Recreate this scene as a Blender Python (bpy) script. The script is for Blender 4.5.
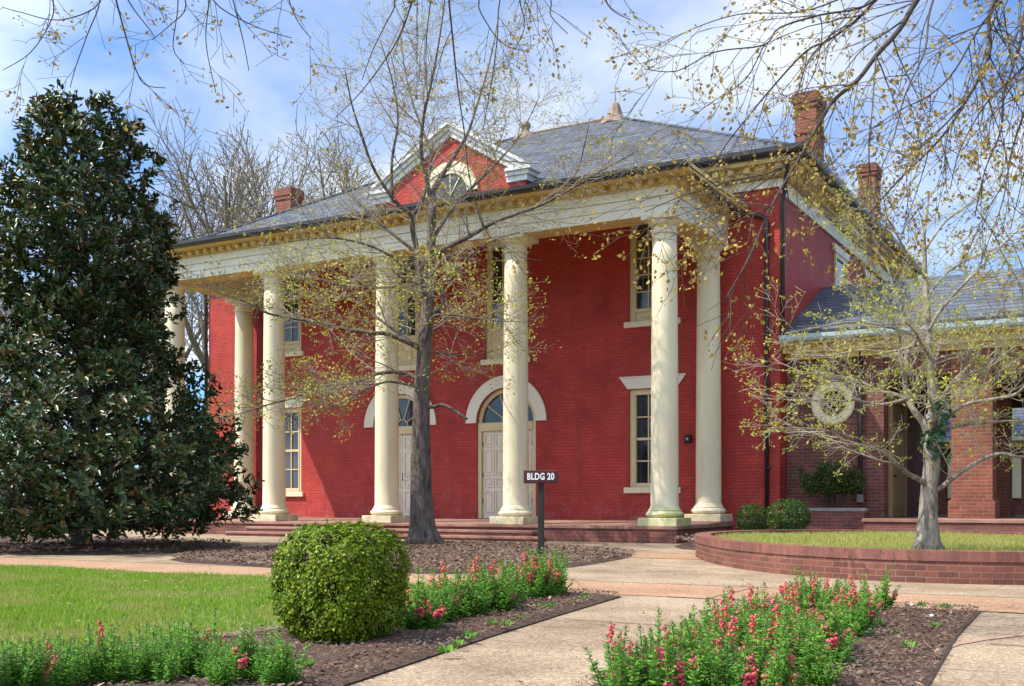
import bpy, math, random
import numpy as np
from mathutils import Vector, Matrix
R = math.radians
C = bpy.context.scene.collection
for o in list(bpy.data.objects): bpy.data.objects.remove(o)
scene = bpy.context.scene

# ------------------------------------------------------------------ camera, sky, sun, exposure
YAW = R(29.8); FPX = 1100.0; HZ = 500.5; EYE = 0.825
RT = np.array([math.cos(YAW), math.sin(YAW)]); FW = np.array([-math.sin(YAW), math.cos(YAW)])
CAM = np.array([8.0591, -20.0456])
cd = bpy.data.cameras.new('camera'); cam = bpy.data.objects.new('camera', cd); C.objects.link(cam)
cam.location = (CAM[0], CAM[1], EYE); cam.rotation_euler = (R(90), 0, YAW)
cd.sensor_width = 36; cd.lens = FPX / 1024 * 36; cd.shift_y = (HZ - 343) / 1024
cd.clip_start = 0.05; cd.clip_end = 3000
scene.camera = cam

SUN_DIR = Vector((0.55, 0.50, -1.0)).normalized()          # the way the light travels
w = bpy.data.worlds.new('World'); scene.world = w; w.use_nodes = True
nt = w.node_tree; nt.nodes.clear()
N = nt.nodes.new; L = nt.links.new
wo = N('ShaderNodeOutputWorld'); bg = N('ShaderNodeBackground'); bg.inputs[1].default_value = 0.099
sky = N('ShaderNodeTexSky'); sky.sky_type = 'NISHITA'; sky.sun_disc = False
sky.sun_elevation = math.asin(-SUN_DIR.z); sky.sun_rotation = math.atan2(-SUN_DIR.x, -SUN_DIR.y)
sky.altitude = 0; sky.air_density = 1.0; sky.dust_density = 0.6; sky.ozone_density = 2.5
tc = N('ShaderNodeTexCoord'); sep = N('ShaderNodeSeparateXYZ'); L(tc.outputs['Generated'], sep.inputs[0])
zz = N('ShaderNodeMath'); zz.operation = 'MAXIMUM'; L(sep.outputs[2], zz.inputs[0]); zz.inputs[1].default_value = 0.0
za = N('ShaderNodeMath'); za.operation = 'ADD'; L(zz.outputs[0], za.inputs[0]); za.inputs[1].default_value = 0.32
dx = N('ShaderNodeMath'); dx.operation = 'DIVIDE'; L(sep.outputs[0], dx.inputs[0]); L(za.outputs[0], dx.inputs[1])
dy = N('ShaderNodeMath'); dy.operation = 'DIVIDE'; L(sep.outputs[1], dy.inputs[0]); L(za.outputs[0], dy.inputs[1])
cb = N('ShaderNodeCombineXYZ'); L(dx.outputs[0], cb.inputs[0]); L(dy.outputs[0], cb.inputs[1]); cb.inputs[2].default_value = 30.46
n1 = N('ShaderNodeTexNoise'); n1.inputs['Scale'].default_value = 1.9; n1.inputs['Detail'].default_value = 7; n1.inputs['Roughness'].default_value = 0.5
n1.inputs['Distortion'].default_value = 0.25
L(cb.outputs[0], n1.inputs['Vector'])
cr = N('ShaderNodeValToRGB'); cr.color_ramp.elements[0].position = 0.37; cr.color_ramp.elements[1].position = 0.64
L(n1.outputs[0], cr.inputs[0])
n2 = N('ShaderNodeTexNoise'); n2.inputs['Scale'].default_value = 3.1; n2.inputs['Detail'].default_value = 5
L(cb.outputs[0], n2.inputs['Vector'])
cc = N('ShaderNodeValToRGB')
cc.color_ramp.elements[0].position = 0.38; cc.color_ramp.elements[0].color = (4.7, 5.5, 6.8, 1)
cc.color_ramp.elements[1].position = 0.62; cc.color_ramp.elements[1].color = (8.0, 8.2, 8.5, 1)
L(n2.outputs[0], cc.inputs[0])
# clouds brightened towards the sun behind the camera, added fill for shaded walls
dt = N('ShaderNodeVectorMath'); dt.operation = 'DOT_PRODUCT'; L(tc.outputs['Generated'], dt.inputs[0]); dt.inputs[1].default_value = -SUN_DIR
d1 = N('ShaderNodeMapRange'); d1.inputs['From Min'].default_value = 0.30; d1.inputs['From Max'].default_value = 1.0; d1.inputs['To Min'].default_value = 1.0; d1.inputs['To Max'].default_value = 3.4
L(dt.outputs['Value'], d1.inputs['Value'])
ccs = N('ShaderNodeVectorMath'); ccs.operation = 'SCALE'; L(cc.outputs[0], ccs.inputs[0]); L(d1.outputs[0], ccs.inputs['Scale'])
sk = N('ShaderNodeMixRGB'); sk.blend_type = 'MULTIPLY'; sk.inputs[0].default_value = 1; L(sky.outputs[0], sk.inputs[1]); sk.inputs[2].default_value = (0.62, 1.02, 1.48, 1)
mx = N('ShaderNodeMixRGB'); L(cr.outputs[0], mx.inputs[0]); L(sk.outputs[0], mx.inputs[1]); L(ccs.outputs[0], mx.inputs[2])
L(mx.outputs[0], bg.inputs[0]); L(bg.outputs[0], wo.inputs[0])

sl = bpy.data.lights.new('sun', 'SUN'); sl.energy = 4.3; sl.angle = R(0.5); sl.color = (1.0, 0.94, 0.84)
so = bpy.data.objects.new('sun', sl); C.objects.link(so); so.location = (-20, -25, 40)
so.rotation_euler = SUN_DIR.to_track_quat('-Z', 'Y').to_euler()
scene.view_settings.view_transform = 'Standard'; scene.view_settings.look = 'None'
scene.view_settings.gamma = 1; scene.view_settings.use_curve_mapping = False
scene.view_settings.exposure = 0.66
scene.render.engine = 'CYCLES'

# ------------------------------------------------------------------ helpers
def at(px, py, D):                       # a point seen at pixel (px,py) at depth D metres
    l = (px - 512) / FPX * D
    p = CAM + RT * l + FW * D
    return Vector((p[0], p[1], EYE + (HZ - py) / FPX * D))
def gz(px, py, z=0.0):                   # a point of the level z
    D = FPX * (EYE - z) / (py - HZ)
    v = at(px, py, D); return (v.x, v.y)
def LD(l, d):                            # metres to the side / away from where the photographer stood
    p = CAM + RT * l + FW * d
    return (p[0], p[1])

class MB:
    def __init__(s): s.v = []; s.f = []; s.m = []; s.uv = None
    def add(s, vs, fs, mi=0):
        b = len(s.v); s.v += [tuple(v) for v in vs]
        s.f += [tuple(b + i for i in f) for f in fs]; s.m += [mi] * len(fs)
    def box(s, x0, x1, y0, y1, z0, z1, mi=0):
        s.add([(x0,y0,z0),(x1,y0,z0),(x1,y1,z0),(x0,y1,z0),(x0,y0,z1),(x1,y0,z1),(x1,y1,z1),(x0,y1,z1)],
              [(0,3,2,1),(4,5,6,7),(0,1,5,4),(1,2,6,5),(2,3,7,6),(3,0,4,7)], mi)
    def quad(s, a, b, c, d, mi=0): s.add([a,b,c,d], [(0,1,2,3)], mi)
    def prism(s, prof, e, axis='x', mi=0):            # profile extruded along an axis between e[0] and e[1]
        n = len(prof)
        def P(u, q):
            return {'x': (u,q[0],q[1]), 'y': (q[0],u,q[1]), 'z': (q[0],q[1],u)}[axis]
        vs = [P(e[0], q) for q in prof] + [P(e[1], q) for q in prof]
        fs = [tuple(range(n-1,-1,-1)), tuple(range(n, 2*n))] + [(i,(i+1)%n,n+(i+1)%n,n+i) for i in range(n)]
        s.add(vs, fs, mi)
    def lathe(s, prof, c=(0,0,0), n=32, mi=0):        # (radius, z) pairs
        vs = []; fs = []
        for r, z in prof:
            for k in range(n):
                t = 2*math.pi*k/n; vs.append((c[0]+r*math.cos(t), c[1]+r*math.sin(t), c[2]+z))
        for i in range(len(prof)-1):
            for k in range(n): fs.append((i*n+k, i*n+(k+1)%n, (i+1)*n+(k+1)%n, (i+1)*n+k))
        fs.append(tuple(range(n-1,-1,-1))); fs.append(tuple((len(prof)-1)*n+k for k in range(n)))
        s.add(vs, fs, mi)
    def tube(s, pts, rad, n=6, mi=0, cap=True):
        m = len(pts); P = np.array([tuple(p) for p in pts], float)
        T = np.empty_like(P); T[1:-1] = P[2:]-P[:-2]; T[0] = P[1]-P[0]; T[-1] = P[-1]-P[-2]
        T /= (np.linalg.norm(T, axis=1)[:,None]+1e-9)
        up = np.array([0.31,0.17,0.93]) if abs(T[0][2]) < 0.8 else np.array([0.93,0.31,0.1])
        A = np.cross(T, up); A /= (np.linalg.norm(A,axis=1)[:,None]+1e-9); B = np.cross(T, A)
        th = np.arange(n)*2*math.pi/n
        rad = np.asarray(rad, float)
        V = P[:,None,:] + rad[:,None,None]*(np.cos(th)[None,:,None]*A[:,None,:] + np.sin(th)[None,:,None]*B[:,None,:])
        b = len(s.v); s.v += [tuple(x) for x in V.reshape(-1,3).tolist()]
        for i in range(m-1):
            for k in range(n):
                s.f.append((b+i*n+k, b+i*n+(k+1)%n, b+(i+1)*n+(k+1)%n, b+(i+1)*n+k)); s.m.append(mi)
        if cap and n > 3:
            s.f.append(tuple(b+k for k in range(n-1,-1,-1))); s.f.append(tuple(b+(m-1)*n+k for k in range(n))); s.m += [mi, mi]
    def build(s, name, mats, parent=None, smooth=False, bevel=0, loc=None):
        me = bpy.data.meshes.new(name); me.from_pydata(s.v, [], s.f); 
        mats = mats if isinstance(mats, (list,tuple)) else [mats]
        for m in mats: me.materials.append(m)
        me.polygons.foreach_set('material_index', s.m)
        if smooth: me.polygons.foreach_set('use_smooth', [True]*len(s.f))
        if s.uv is not None:
            ul = me.uv_layers.new(name='UVMap'); ul.data.foreach_set('uv', np.array(s.uv, np.float32).ravel())
        me.update()
        o = bpy.data.objects.new(name, me); C.objects.link(o)
        if parent: o.parent = parent
        if loc: o.location = loc
        if bevel:
            md = o.modifiers.new('bevel','BEVEL'); md.width = bevel; md.segments = 2; md.limit_method = 'ANGLE'
        return o
def np_obj(name, V, F, mats, parent=None, midx=None, smooth=False):      # V (n,3), F (m,k) arrays, all faces k-sided
    me = bpy.data.meshes.new(name); V = np.ascontiguousarray(V, np.float32); F = np.ascontiguousarray(F, np.int32)
    me.vertices.add(len(V)); me.vertices.foreach_set('co', V.ravel())
    m, k = F.shape
    me.loops.add(m*k); me.loops.foreach_set('vertex_index', F.ravel())
    me.polygons.add(m); me.polygons.foreach_set('loop_start', np.arange(0,m*k,k,dtype=np.int32))
    me.polygons.foreach_set('loop_total', np.full(m,k,np.int32))
    for mm in (mats if isinstance(mats,(list,tuple)) else [mats]): me.materials.append(mm)
    if midx is not None: me.polygons.foreach_set('material_index', np.asarray(midx,np.int32))
    if smooth: me.polygons.foreach_set('use_smooth', np.ones(m,bool))
    me.update(calc_edges=True); me.validate()
    o = bpy.data.objects.new(name, me); C.objects.link(o)
    if parent: o.parent = parent
    return o
def thing(name, label, cat, loc=(0,0,0), group=None, rz=0):
    o = bpy.data.objects.new(name, None); C.objects.link(o); o.location = loc; o.rotation_euler = (0,0,rz)
    o.empty_display_size = 0.2
    return tag(o, label, cat, group)
def tag(o, label, cat, group=None, kind=None):
    o['label'] = label; o['category'] = cat
    if group: o['group'] = group
    if kind: o['kind'] = kind
    return o
def struct(o): o['kind'] = 'structure'; return o
def dup(root, loc, rz=0, scale=1, label=None, group=None):
    r = root.copy(); C.objects.link(r); r.location = loc; r.rotation_euler = (0,0,rz); r.scale = (scale,)*3
    if label: r['label'] = label
    if group: r['group'] = group
    for ch in root.children:
        c = ch.copy(); C.objects.link(c); c.parent = r
        for g in ch.children:
            d = g.copy(); C.objects.link(d); d.parent = c
    return r

# ------------------------------------------------------------------ materials
def base_mat(name, rough=0.6, spec=0.3):
    m = bpy.data.materials.new(name); m.use_nodes = True
    b = m.node_tree.nodes['Principled BSDF']; b.inputs['Roughness'].default_value = rough
    b.inputs['Specular IOR Level'].default_value = spec
    return m, m.node_tree, b
def col(c): return (c[0], c[1], c[2], 1)
def plain(name, c1, c2=None, scale=6, rough=0.55, spec=0.3, bump=0.0, detail=6, bscale=None, dist=0.02, stretch=None):
    m, t, b = base_mat(name, rough, spec)
    c2 = c2 or tuple(x*0.86 for x in c1)
    tc = t.nodes.new('ShaderNodeTexCoord'); vec = tc.outputs['Object']
    if stretch:
        mp = t.nodes.new('ShaderNodeMapping'); mp.inputs['Scale'].default_value = stretch; t.links.new(vec, mp.inputs[0]); vec = mp.outputs[0]
    n = t.nodes.new('ShaderNodeTexNoise'); n.inputs['Scale'].default_value = scale; n.inputs['Detail'].default_value = detail
    n.inputs['Roughness'].default_value = 0.65; t.links.new(vec, n.inputs['Vector'])
    r = t.nodes.new('ShaderNodeValToRGB'); r.color_ramp.elements[0].position = 0.32; r.color_ramp.elements[1].position = 0.68
    r.color_ramp.elements[0].color = col(c2); r.color_ramp.elements[1].color = col(c1)
    t.links.new(n.outputs[0], r.inputs[0]); t.links.new(r.outputs[0], b.inputs['Base Color'])
    if bump:
        n2 = t.nodes.new('ShaderNodeTexNoise'); n2.inputs['Scale'].default_value = bscale or scale*4; n2.inputs['Detail'].default_value = 5
        t.links.new(vec, n2.inputs['Vector'])
        bp = t.nodes.new('ShaderNodeBump'); bp.inputs['Strength'].default_value = bump; bp.inputs['Distance'].default_value = dist
        t.links.new(n2.outputs[0], bp.inputs['Height']); t.links.new(bp.outputs[0], b.inputs['Normal'])
    return m
def leaf(name, cols, rough=0.45, spec=0.14, trans=0.25, patch=None):       # each leaf its own tint
    m, t, b = base_mat(name, rough, spec)
    g = t.nodes.new('ShaderNodeNewGeometry'); r = t.nodes.new('ShaderNodeValToRGB'); e = r.color_ramp.elements
    e[0].position = 0; e[0].color = col(cols[0]); e[1].position = 1; e[1].color = col(cols[-1])
    for i, c in enumerate(cols[1:-1]):
        x = e.new((i+1)/(len(cols)-1)); x.color = col(c)
    t.links.new(g.outputs['Random Per Island'], r.inputs[0]); rc = r.outputs[0]
    if patch:                                        # patches of another tint: colour, noise scale, threshold, amount
        tc = t.nodes.new('ShaderNodeTexCoord'); n = t.nodes.new('ShaderNodeTexNoise'); n.inputs['Scale'].default_value = patch[1]; n.inputs['Detail'].default_value = 5; t.links.new(tc.outputs['Object'], n.inputs['Vector'])
        q = t.nodes.new('ShaderNodeMapRange'); q.inputs['From Min'].default_value = patch[2]-.08; q.inputs['From Max'].default_value = patch[2]+.08; q.inputs['To Max'].default_value = patch[3]; t.links.new(n.outputs[0], q.inputs['Value'])
        pm = t.nodes.new('ShaderNodeMixRGB'); t.links.new(q.outputs[0], pm.inputs[0]); t.links.new(rc, pm.inputs[1]); pm.inputs[2].default_value = col(patch[0]); rc = pm.outputs[0]
    t.links.new(rc, b.inputs['Base Color'])
    if trans:
        tr = t.nodes.new('ShaderNodeBsdfTranslucent'); mx = t.nodes.new('ShaderNodeMixShader'); mx.inputs[0].default_value = trans
        t.links.new(rc, tr.inputs[0])
        out = t.nodes['Material Output']; t.links.new(b.outputs[0], mx.inputs[1]); t.links.new(tr.outputs[0], mx.inputs[2]); t.links.new(mx.outputs[0], out.inputs[0])
    return m
def brick(name, c1, c2, mortar, bw=0.21, bh=0.072, ms=0.010, rough=0.75, bump=0.4, stain=None, uv=False, horiz=False, off=0.5, mixn=0.35, spec=0.2, drips=False):
    m, t, b = base_mat(name, rough, spec); nn = t.nodes.new; ll = t.links.new
    tc = nn('ShaderNodeTexCoord')
    if uv: vec = tc.outputs['UV']
    else:
        s = nn('ShaderNodeSeparateXYZ'); ll(tc.outputs['Object'], s.inputs[0]); cbn = nn('ShaderNodeCombineXYZ')
        if horiz: ll(s.outputs[0], cbn.inputs[0]); ll(s.outputs[1], cbn.inputs[1])
        else:
            a = nn('ShaderNodeMath'); ll(s.outputs[0], a.inputs[0]); ll(s.outputs[1], a.inputs[1]); ll(a.outputs[0], cbn.inputs[0]); ll(s.outputs[2], cbn.inputs[1])
        vec = cbn.outputs[0]
    br = nn('ShaderNodeTexBrick'); br.inputs['Scale'].default_value = 1; br.inputs['Brick Width'].default_value = bw; br.inputs['Row Height'].default_value = bh
    br.inputs['Mortar Size'].default_value = ms; br.inputs['Mortar Smooth'].default_value = 0.3; br.inputs['Bias'].default_value = 0.0; br.offset = off
    br.inputs['Color1'].default_value = col(c1); br.inputs['Color2'].default_value = col(c2); br.inputs['Mortar'].default_value = col(mortar)
    ll(vec, br.inputs['Vector'])
    n = nn('ShaderNodeTexNoise'); n.inputs['Scale'].default_value = 1.3; n.inputs['Detail'].default_value = 8; n.inputs['Roughness'].default_value = 0.7
    ll(tc.outputs['Object'], n.inputs['Vector'])
    rp = nn('ShaderNodeValToRGB'); rp.color_ramp.elements[0].position = 0.3; rp.color_ramp.elements[1].position = 0.7
    rp.color_ramp.elements[0].color = (1-mixn,)*3+(1,); rp.color_ramp.elements[1].color = (1+mixn*0.6,)*3+(1,)
    ll(n.outputs[0], rp.inputs[0])
    mu = nn('ShaderNodeMixRGB'); mu.blend_type = 'MULTIPLY'; mu.inputs[0].default_value = 1; ll(br.outputs[0], mu.inputs[1]); ll(rp.outputs[0], mu.inputs[2])
    outc = mu.outputs[0]
    if stain:                                        # blotches of a second tint with their own shape
        n3 = nn('ShaderNodeTexNoise'); n3.inputs['Scale'].default_value = stain[1]; n3.inputs['Detail'].default_value = 9; n3.inputs['Roughness'].default_value = 0.7
        ll(tc.outputs['Object'], n3.inputs['Vector'])
        r3 = nn('ShaderNodeValToRGB'); r3.color_ramp.elements[0].position = stain[2]; r3.color_ramp.elements[1].position = stain[2]+0.16
        ll(n3.outputs[0], r3.inputs[0]); k = nn('ShaderNodeMath'); k.operation = 'MULTIPLY'; k.inputs[1].default_value = stain[3]; ll(r3.outputs[0], k.inputs[0])
        m3 = nn('ShaderNodeMixRGB'); ll(k.outputs[0], m3.inputs[0]); ll(outc, m3.inputs[1]); m3.inputs[2].default_value = col(stain[0]); outc = m3.outputs[0]
    if drips:                                        # rain streaks, and pale salts on the lowest courses
        mp = nn('ShaderNodeMapping'); mp.inputs['Scale'].default_value = (1.6,1.6,0.16); ll(tc.outputs['Object'], mp.inputs[0])
        n4 = nn('ShaderNodeTexNoise'); n4.inputs['Scale'].default_value = 2.2; n4.inputs['Detail'].default_value = 8; n4.inputs['Roughness'].default_value = 0.75; ll(mp.outputs[0], n4.inputs['Vector'])
        q = nn('ShaderNodeMapRange'); q.inputs['From Min'].default_value = .5; q.inputs['From Max'].default_value = .78; q.inputs['To Max'].default_value = .75; ll(n4.outputs[0], q.inputs['Value'])
        m4 = nn('ShaderNodeMixRGB'); ll(q.outputs[0], m4.inputs[0]); ll(outc, m4.inputs[1]); m4.inputs[2].default_value = (0.20,0.035,0.032,1); outc = m4.outputs[0]
        s5 = nn('ShaderNodeSeparateXYZ'); ll(tc.outputs['Object'], s5.inputs[0]); q5 = nn('ShaderNodeMapRange'); q5.inputs['From Min'].default_value = 1.15; q5.inputs['From Max'].default_value = 0.3; ll(s5.outputs[2], q5.inputs['Value'])
        n5 = nn('ShaderNodeTexNoise'); n5.inputs['Scale'].default_value = 5; n5.inputs['Detail'].default_value = 9; n5.inputs['Roughness'].default_value = 0.8; ll(tc.outputs['Object'], n5.inputs['Vector'])
        r5 = nn('ShaderNodeMapRange'); r5.inputs['From Min'].default_value = .5; r5.inputs['From Max'].default_value = .75; ll(n5.outputs[0], r5.inputs['Value'])
        k5 = nn('ShaderNodeMath'); k5.operation = 'MULTIPLY'; ll(q5.outputs[0], k5.inputs[0]); ll(r5.outputs[0], k5.inputs[1])
        m5 = nn('ShaderNodeMixRGB'); ll(k5.outputs[0], m5.inputs[0]); ll(outc, m5.inputs[1]); m5.inputs[2].default_value = (0.46,0.20,0.18,1); outc = m5.outputs[0]
    ll(outc, b.inputs['Base Color'])
    n2 = nn('ShaderNodeTexNoise'); n2.inputs['Scale'].default_value = 40; n2.inputs['Detail'].default_value = 3; ll(tc.outputs['Object'], n2.inputs['Vector'])
    iv = nn('ShaderNodeMath'); iv.operation = 'MULTIPLY_ADD'; ll(br.outputs['Fac'], iv.inputs[0]); iv.inputs[1].default_value = -1.0
    ll(n2.outputs[0], iv.inputs[2])
    bp = nn('ShaderNodeBump'); bp.inputs['Strength'].default_value = bump; bp.inputs['Distance'].default_value = 0.012
    ll(iv.outputs[0], bp.inputs['Height']); ll(bp.outputs[0], b.inputs['Normal'])
    return m

M = {}
M['red'] = brick('red_painted_brick', (0.45,0.056,0.040), (0.385,0.044,0.034), (0.31,0.036,0.031), bump=0.38, rough=0.6, mixn=0.26, drips=True, stain=((0.36,0.095,0.095), 0.9, 0.56, 0.45))
M['brown_brick'] = brick('brown_brick', (0.20,0.064,0.045), (0.125,0.045,0.036), (0.20,0.13,0.10), ms=0.008, stain=((0.11,0.06,0.05),1.7,0.55,0.4))
M['pier_brick'] = brick('orange_brick', (0.265,0.078,0.047), (0.18,0.056,0.037), (0.23,0.145,0.105), ms=0.008, stain=((0.16,0.07,0.05),2.1,0.58,0.4))
M['terrace_brick'] = brick('terrace_brick', (0.25,0.075,0.055), (0.15,0.055,0.048), (0.21,0.13,0.105), ms=0.008, stain=((0.08,0.045,0.04),1.6,0.5,0.6))
M['paver'] = brick('brick_paver', (0.32,0.172,0.13), (0.265,0.135,0.10), (0.26,0.17,0.13), bw=0.2, bh=0.1, ms=0.006, horiz=True, bump=0.2, stain=((0.42,0.24,0.2),1.2,0.5,0.5))
M['planter_brick'] = brick('planter_brick', (0.215,0.078,0.053), (0.13,0.052,0.040), (0.22,0.135,0.10), ms=0.006, bw=0.2, bh=0.062, uv=True, stain=((0.12,0.05,0.045),2.3,0.52,0.55))
M['cap_brick'] = brick('planter_cap_brick', (0.245,0.098,0.072), (0.16,0.066,0.052), (0.16,0.09,0.07), bw=0.068, bh=0.4, ms=0.006, uv=True, off=0.0, stain=((0.13,0.06,0.05),2.1,0.52,0.5))
M['slate'] = brick('grey_slate', (0.125,0.14,0.165), (0.075,0.085,0.105), (0.03,0.034,0.042), bw=0.34, bh=0.125, ms=0.012, rough=0.8, bump=0.7, spec=0.15, mixn=0.25)
M['slate2'] = brick('blue_grey_slate', (0.125,0.145,0.18), (0.08,0.095,0.125), (0.04,0.045,0.06), bw=0.34, bh=0.11, ms=0.012, rough=0.75, bump=0.7, spec=0.18, mixn=0.25)
M['cream'] = plain('cream_paint', (0.76,0.68,0.47), (0.63,0.55,0.37), scale=3.4, rough=0.5, detail=9, stretch=(1,1,0.22), bump=0.08, bscale=30)
M['cream_worn'] = plain('cream_paint_algae', (0.72,0.65,0.44), (0.40,0.42,0.12), scale=3.2, rough=0.65, detail=9)
M['cream_plinth'] = plain('cream_paint_grimy', (0.74,0.66,0.46), (0.42,0.36,0.22), scale=5, rough=0.65, detail=9)
M['white'] = plain('off_white_board', (0.77,0.72,0.59), (0.70,0.65,0.53), scale=2, rough=0.5)
M['ochre'] = plain('ochre_cornice', (0.66,0.47,0.19), (0.58,0.40,0.15), scale=3, rough=0.55)
M['sashcream'] = plain('window_frame_cream', (0.66,0.55,0.33), (0.60,0.49,0.28), scale=4, rough=0.5)
M['doorpaint'] = plain('door_paint', (0.76,0.70,0.56), (0.70,0.64,0.50), scale=3, rough=0.45)
M['coping'] = plain('pale_metal_coping', (0.66,0.655,0.63), (0.57,0.565,0.545), scale=4, rough=0.4)
M['gutter'] = plain('dark_bronze_metal', (0.035,0.028,0.028), (0.022,0.018,0.02), scale=5, rough=0.35, spec=0.5)
M['palegutter'] = plain('pale_blue_grey_gutter', (0.40,0.50,0.54), (0.32,0.41,0.45), scale=5, rough=0.3, spec=0.5)
M['copper'] = plain('weathered_copper', (0.30,0.215,0.175), (0.20,0.14,0.11), scale=9, rough=0.5)
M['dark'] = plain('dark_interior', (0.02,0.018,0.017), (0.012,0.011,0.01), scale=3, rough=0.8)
M['black'] = plain('black_metal', (0.02,0.02,0.022), (0.014,0.014,0.015), scale=8, rough=0.4)
M['blind'] = plain('wooden_blind', (0.16,0.09,0.04), (0.07,0.04,0.02), scale=1, rough=0.6, stretch=(0.2,0.2,30))
m, t, b = base_mat('window_glass', 0.06, 0.6)
_n = t.nodes.new('ShaderNodeTexNoise'); _n.inputs['Scale'].default_value = 1.1; _tc = t.nodes.new('ShaderNodeTexCoord'); t.links.new(_tc.outputs['Object'], _n.inputs['Vector'])
_r = t.nodes.new('ShaderNodeValToRGB'); _r.color_ramp.elements[0].position = 0.35; _r.color_ramp.elements[1].position = 0.7
_r.color_ramp.elements[0].color = (0.012,0.014,0.018,1); _r.color_ramp.elements[1].color = (0.05,0.06,0.075,1)
t.links.new(_n.outputs[0], _r.inputs[0]); t.links.new(_r.outputs[0], b.inputs['Base Color'])
_bp = t.nodes.new('ShaderNodeBump'); _bp.inputs['Strength'].default_value = 0.12; _bp.inputs['Distance'].default_value = 0.02
t.links.new(_n.outputs[0], _bp.inputs['Height']); t.links.new(_bp.outputs[0], b.inputs['Normal'])
M['glass'] = m
M['signpost'] = plain('dark_sign_post', (0.035,0.028,0.026), (0.02,0.017,0.016), scale=14, rough=0.6)
M['signboard'] = plain('maroon_sign_board', (0.085,0.022,0.025), (0.06,0.016,0.018), scale=8, rough=0.4)
M['lettering'] = plain('white_lettering', (0.8,0.8,0.8), (0.72,0.72,0.72), scale=20, rough=0.5)
M['bark_dark'] = plain('dark_grey_bark', (0.20,0.155,0.13), (0.045,0.035,0.03), scale=11, rough=0.85, bump=1.0, bscale=22, dist=0.04, stretch=(1,1,0.28))
M['bark_pale'] = plain('pale_grey_bark', (0.40,0.345,0.27), (0.085,0.068,0.052), scale=12, rough=0.8, bump=1.0, bscale=30, dist=0.02, stretch=(1,1,0.4))
M['twig'] = plain('grey_brown_twig', (0.36,0.30,0.23), (0.22,0.175,0.135), scale=6, rough=0.8)
M['twig_dark'] = plain('dark_twig', (0.085,0.065,0.052), (0.045,0.035,0.028), scale=6, rough=0.8)
M['twig_pale'] = plain('pale_twig', (0.40,0.36,0.28), (0.24,0.21,0.16), scale=6, rough=0.8)
M['twig_far'] = plain('far_twig', (0.22,0.18,0.14), (0.14,0.115,0.09), scale=3, rough=0.9)
M['budleaf'] = leaf('yellow_green_bud', [(0.38,0.38,0.06),(0.52,0.49,0.08),(0.42,0.35,0.07),(0.30,0.37,0.06)], trans=0.35)
M['budleaf_bright'] = leaf('bright_yellow_green_leaf', [(0.34,0.38,0.06),(0.48,0.48,0.08),(0.40,0.37,0.08),(0.25,0.34,0.06)], trans=0.4)
M['budleaf_amber'] = leaf('amber_bud', [(0.36,0.25,0.055),(0.45,0.33,0.07),(0.24,0.15,0.05),(0.38,0.32,0.07)], trans=0.3)
M['magnolia'] = leaf('glossy_magnolia_leaf', [(0.012,0.036,0.010),(0.020,0.060,0.014),(0.036,0.085,0.018),(0.032,0.066,0.012),(0.055,0.07,0.014),(0.15,0.065,0.016),(0.05,0.085,0.016),(0.10,0.075,0.018),(0.05,0.09,0.025),(0.03,0.055,0.016),(0.04,0.075,0.02),(0.03,0.07,0.016)], rough=0.33, spec=0.38, trans=0.08)
M['boxwood'] = leaf('boxwood_leaf', [(0.04,0.085,0.005),(0.09,0.155,0.007),(0.25,0.31,0.012),(0.06,0.115,0.005),(0.16,0.23,0.009)], rough=0.4, trans=0.14)
M['boxwood_deep'] = leaf('deep_boxwood_leaf', [(0.030,0.07,0.016),(0.055,0.11,0.022),(0.09,0.15,0.03)], rough=0.4, trans=0.2)
M['shrubleaf'] = leaf('shrub_leaf', [(0.035,0.06,0.018),(0.06,0.095,0.022),(0.09,0.12,0.03)], rough=0.45, trans=0.2)
M['snapleaf'] = leaf('snapdragon_leaf', [(0.06,0.19,0.025),(0.11,0.29,0.035),(0.20,0.38,0.055),(0.08,0.23,0.03)], rough=0.4, trans=0.3)
M['petal'] = leaf('coral_petal', [(0.85,0.09,0.15),(0.90,0.17,0.15),(0.80,0.12,0.28),(0.92,0.30,0.20)], rough=0.5, trans=0.3)
M['bud'] = leaf('snapdragon_bud', [(0.16,0.17,0.06),(0.28,0.13,0.08),(0.10,0.16,0.05)], rough=0.5, trans=0.2)
M['ivy'] = leaf('ivy_leaf', [(0.012,0.06,0.025),(0.03,0.10,0.04),(0.05,0.13,0.06)], rough=0.3, spec=0.5, trans=0.1)
M['grassblade'] = leaf('lawn_blade', [(0.075,0.21,0.010),(0.15,0.32,0.016),(0.28,0.42,0.035),(0.11,0.26,0.012),(0.34,0.42,0.06)], rough=0.5, trans=0.3, patch=((0.38,0.35,0.11),1.3,0.55,0.75))
M['dryblade'] = leaf('straw_green_blade', [(0.28,0.33,0.06),(0.44,0.43,0.11),(0.48,0.42,0.16),(0.32,0.40,0.07)], rough=0.55, trans=0.35)
M['chip'] = leaf('mulch_chip', [(0.065,0.036,0.025),(0.12,0.068,0.046),(0.18,0.112,0.078),(0.075,0.043,0.031),(0.24,0.165,0.115)], rough=0.85, spec=0.15, trans=0, patch=((0.19,0.15,0.13),1.1,0.55,0.45))
M['fallen'] = leaf('fallen_leaf', [(0.34,0.20,0.11),(0.42,0.28,0.17),(0.27,0.14,0.08)], rough=0.7, trans=0.1)
M['mulch'] = plain('mulch_soil', (0.115,0.068,0.047), (0.05,0.03,0.022), scale=26, rough=0.9, bump=1.0, bscale=45, dist=0.03)
M['soil'] = plain('planter_soil', (0.16,0.15,0.06), (0.09,0.07,0.04), scale=14, rough=0.9, bump=0.6)
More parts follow.
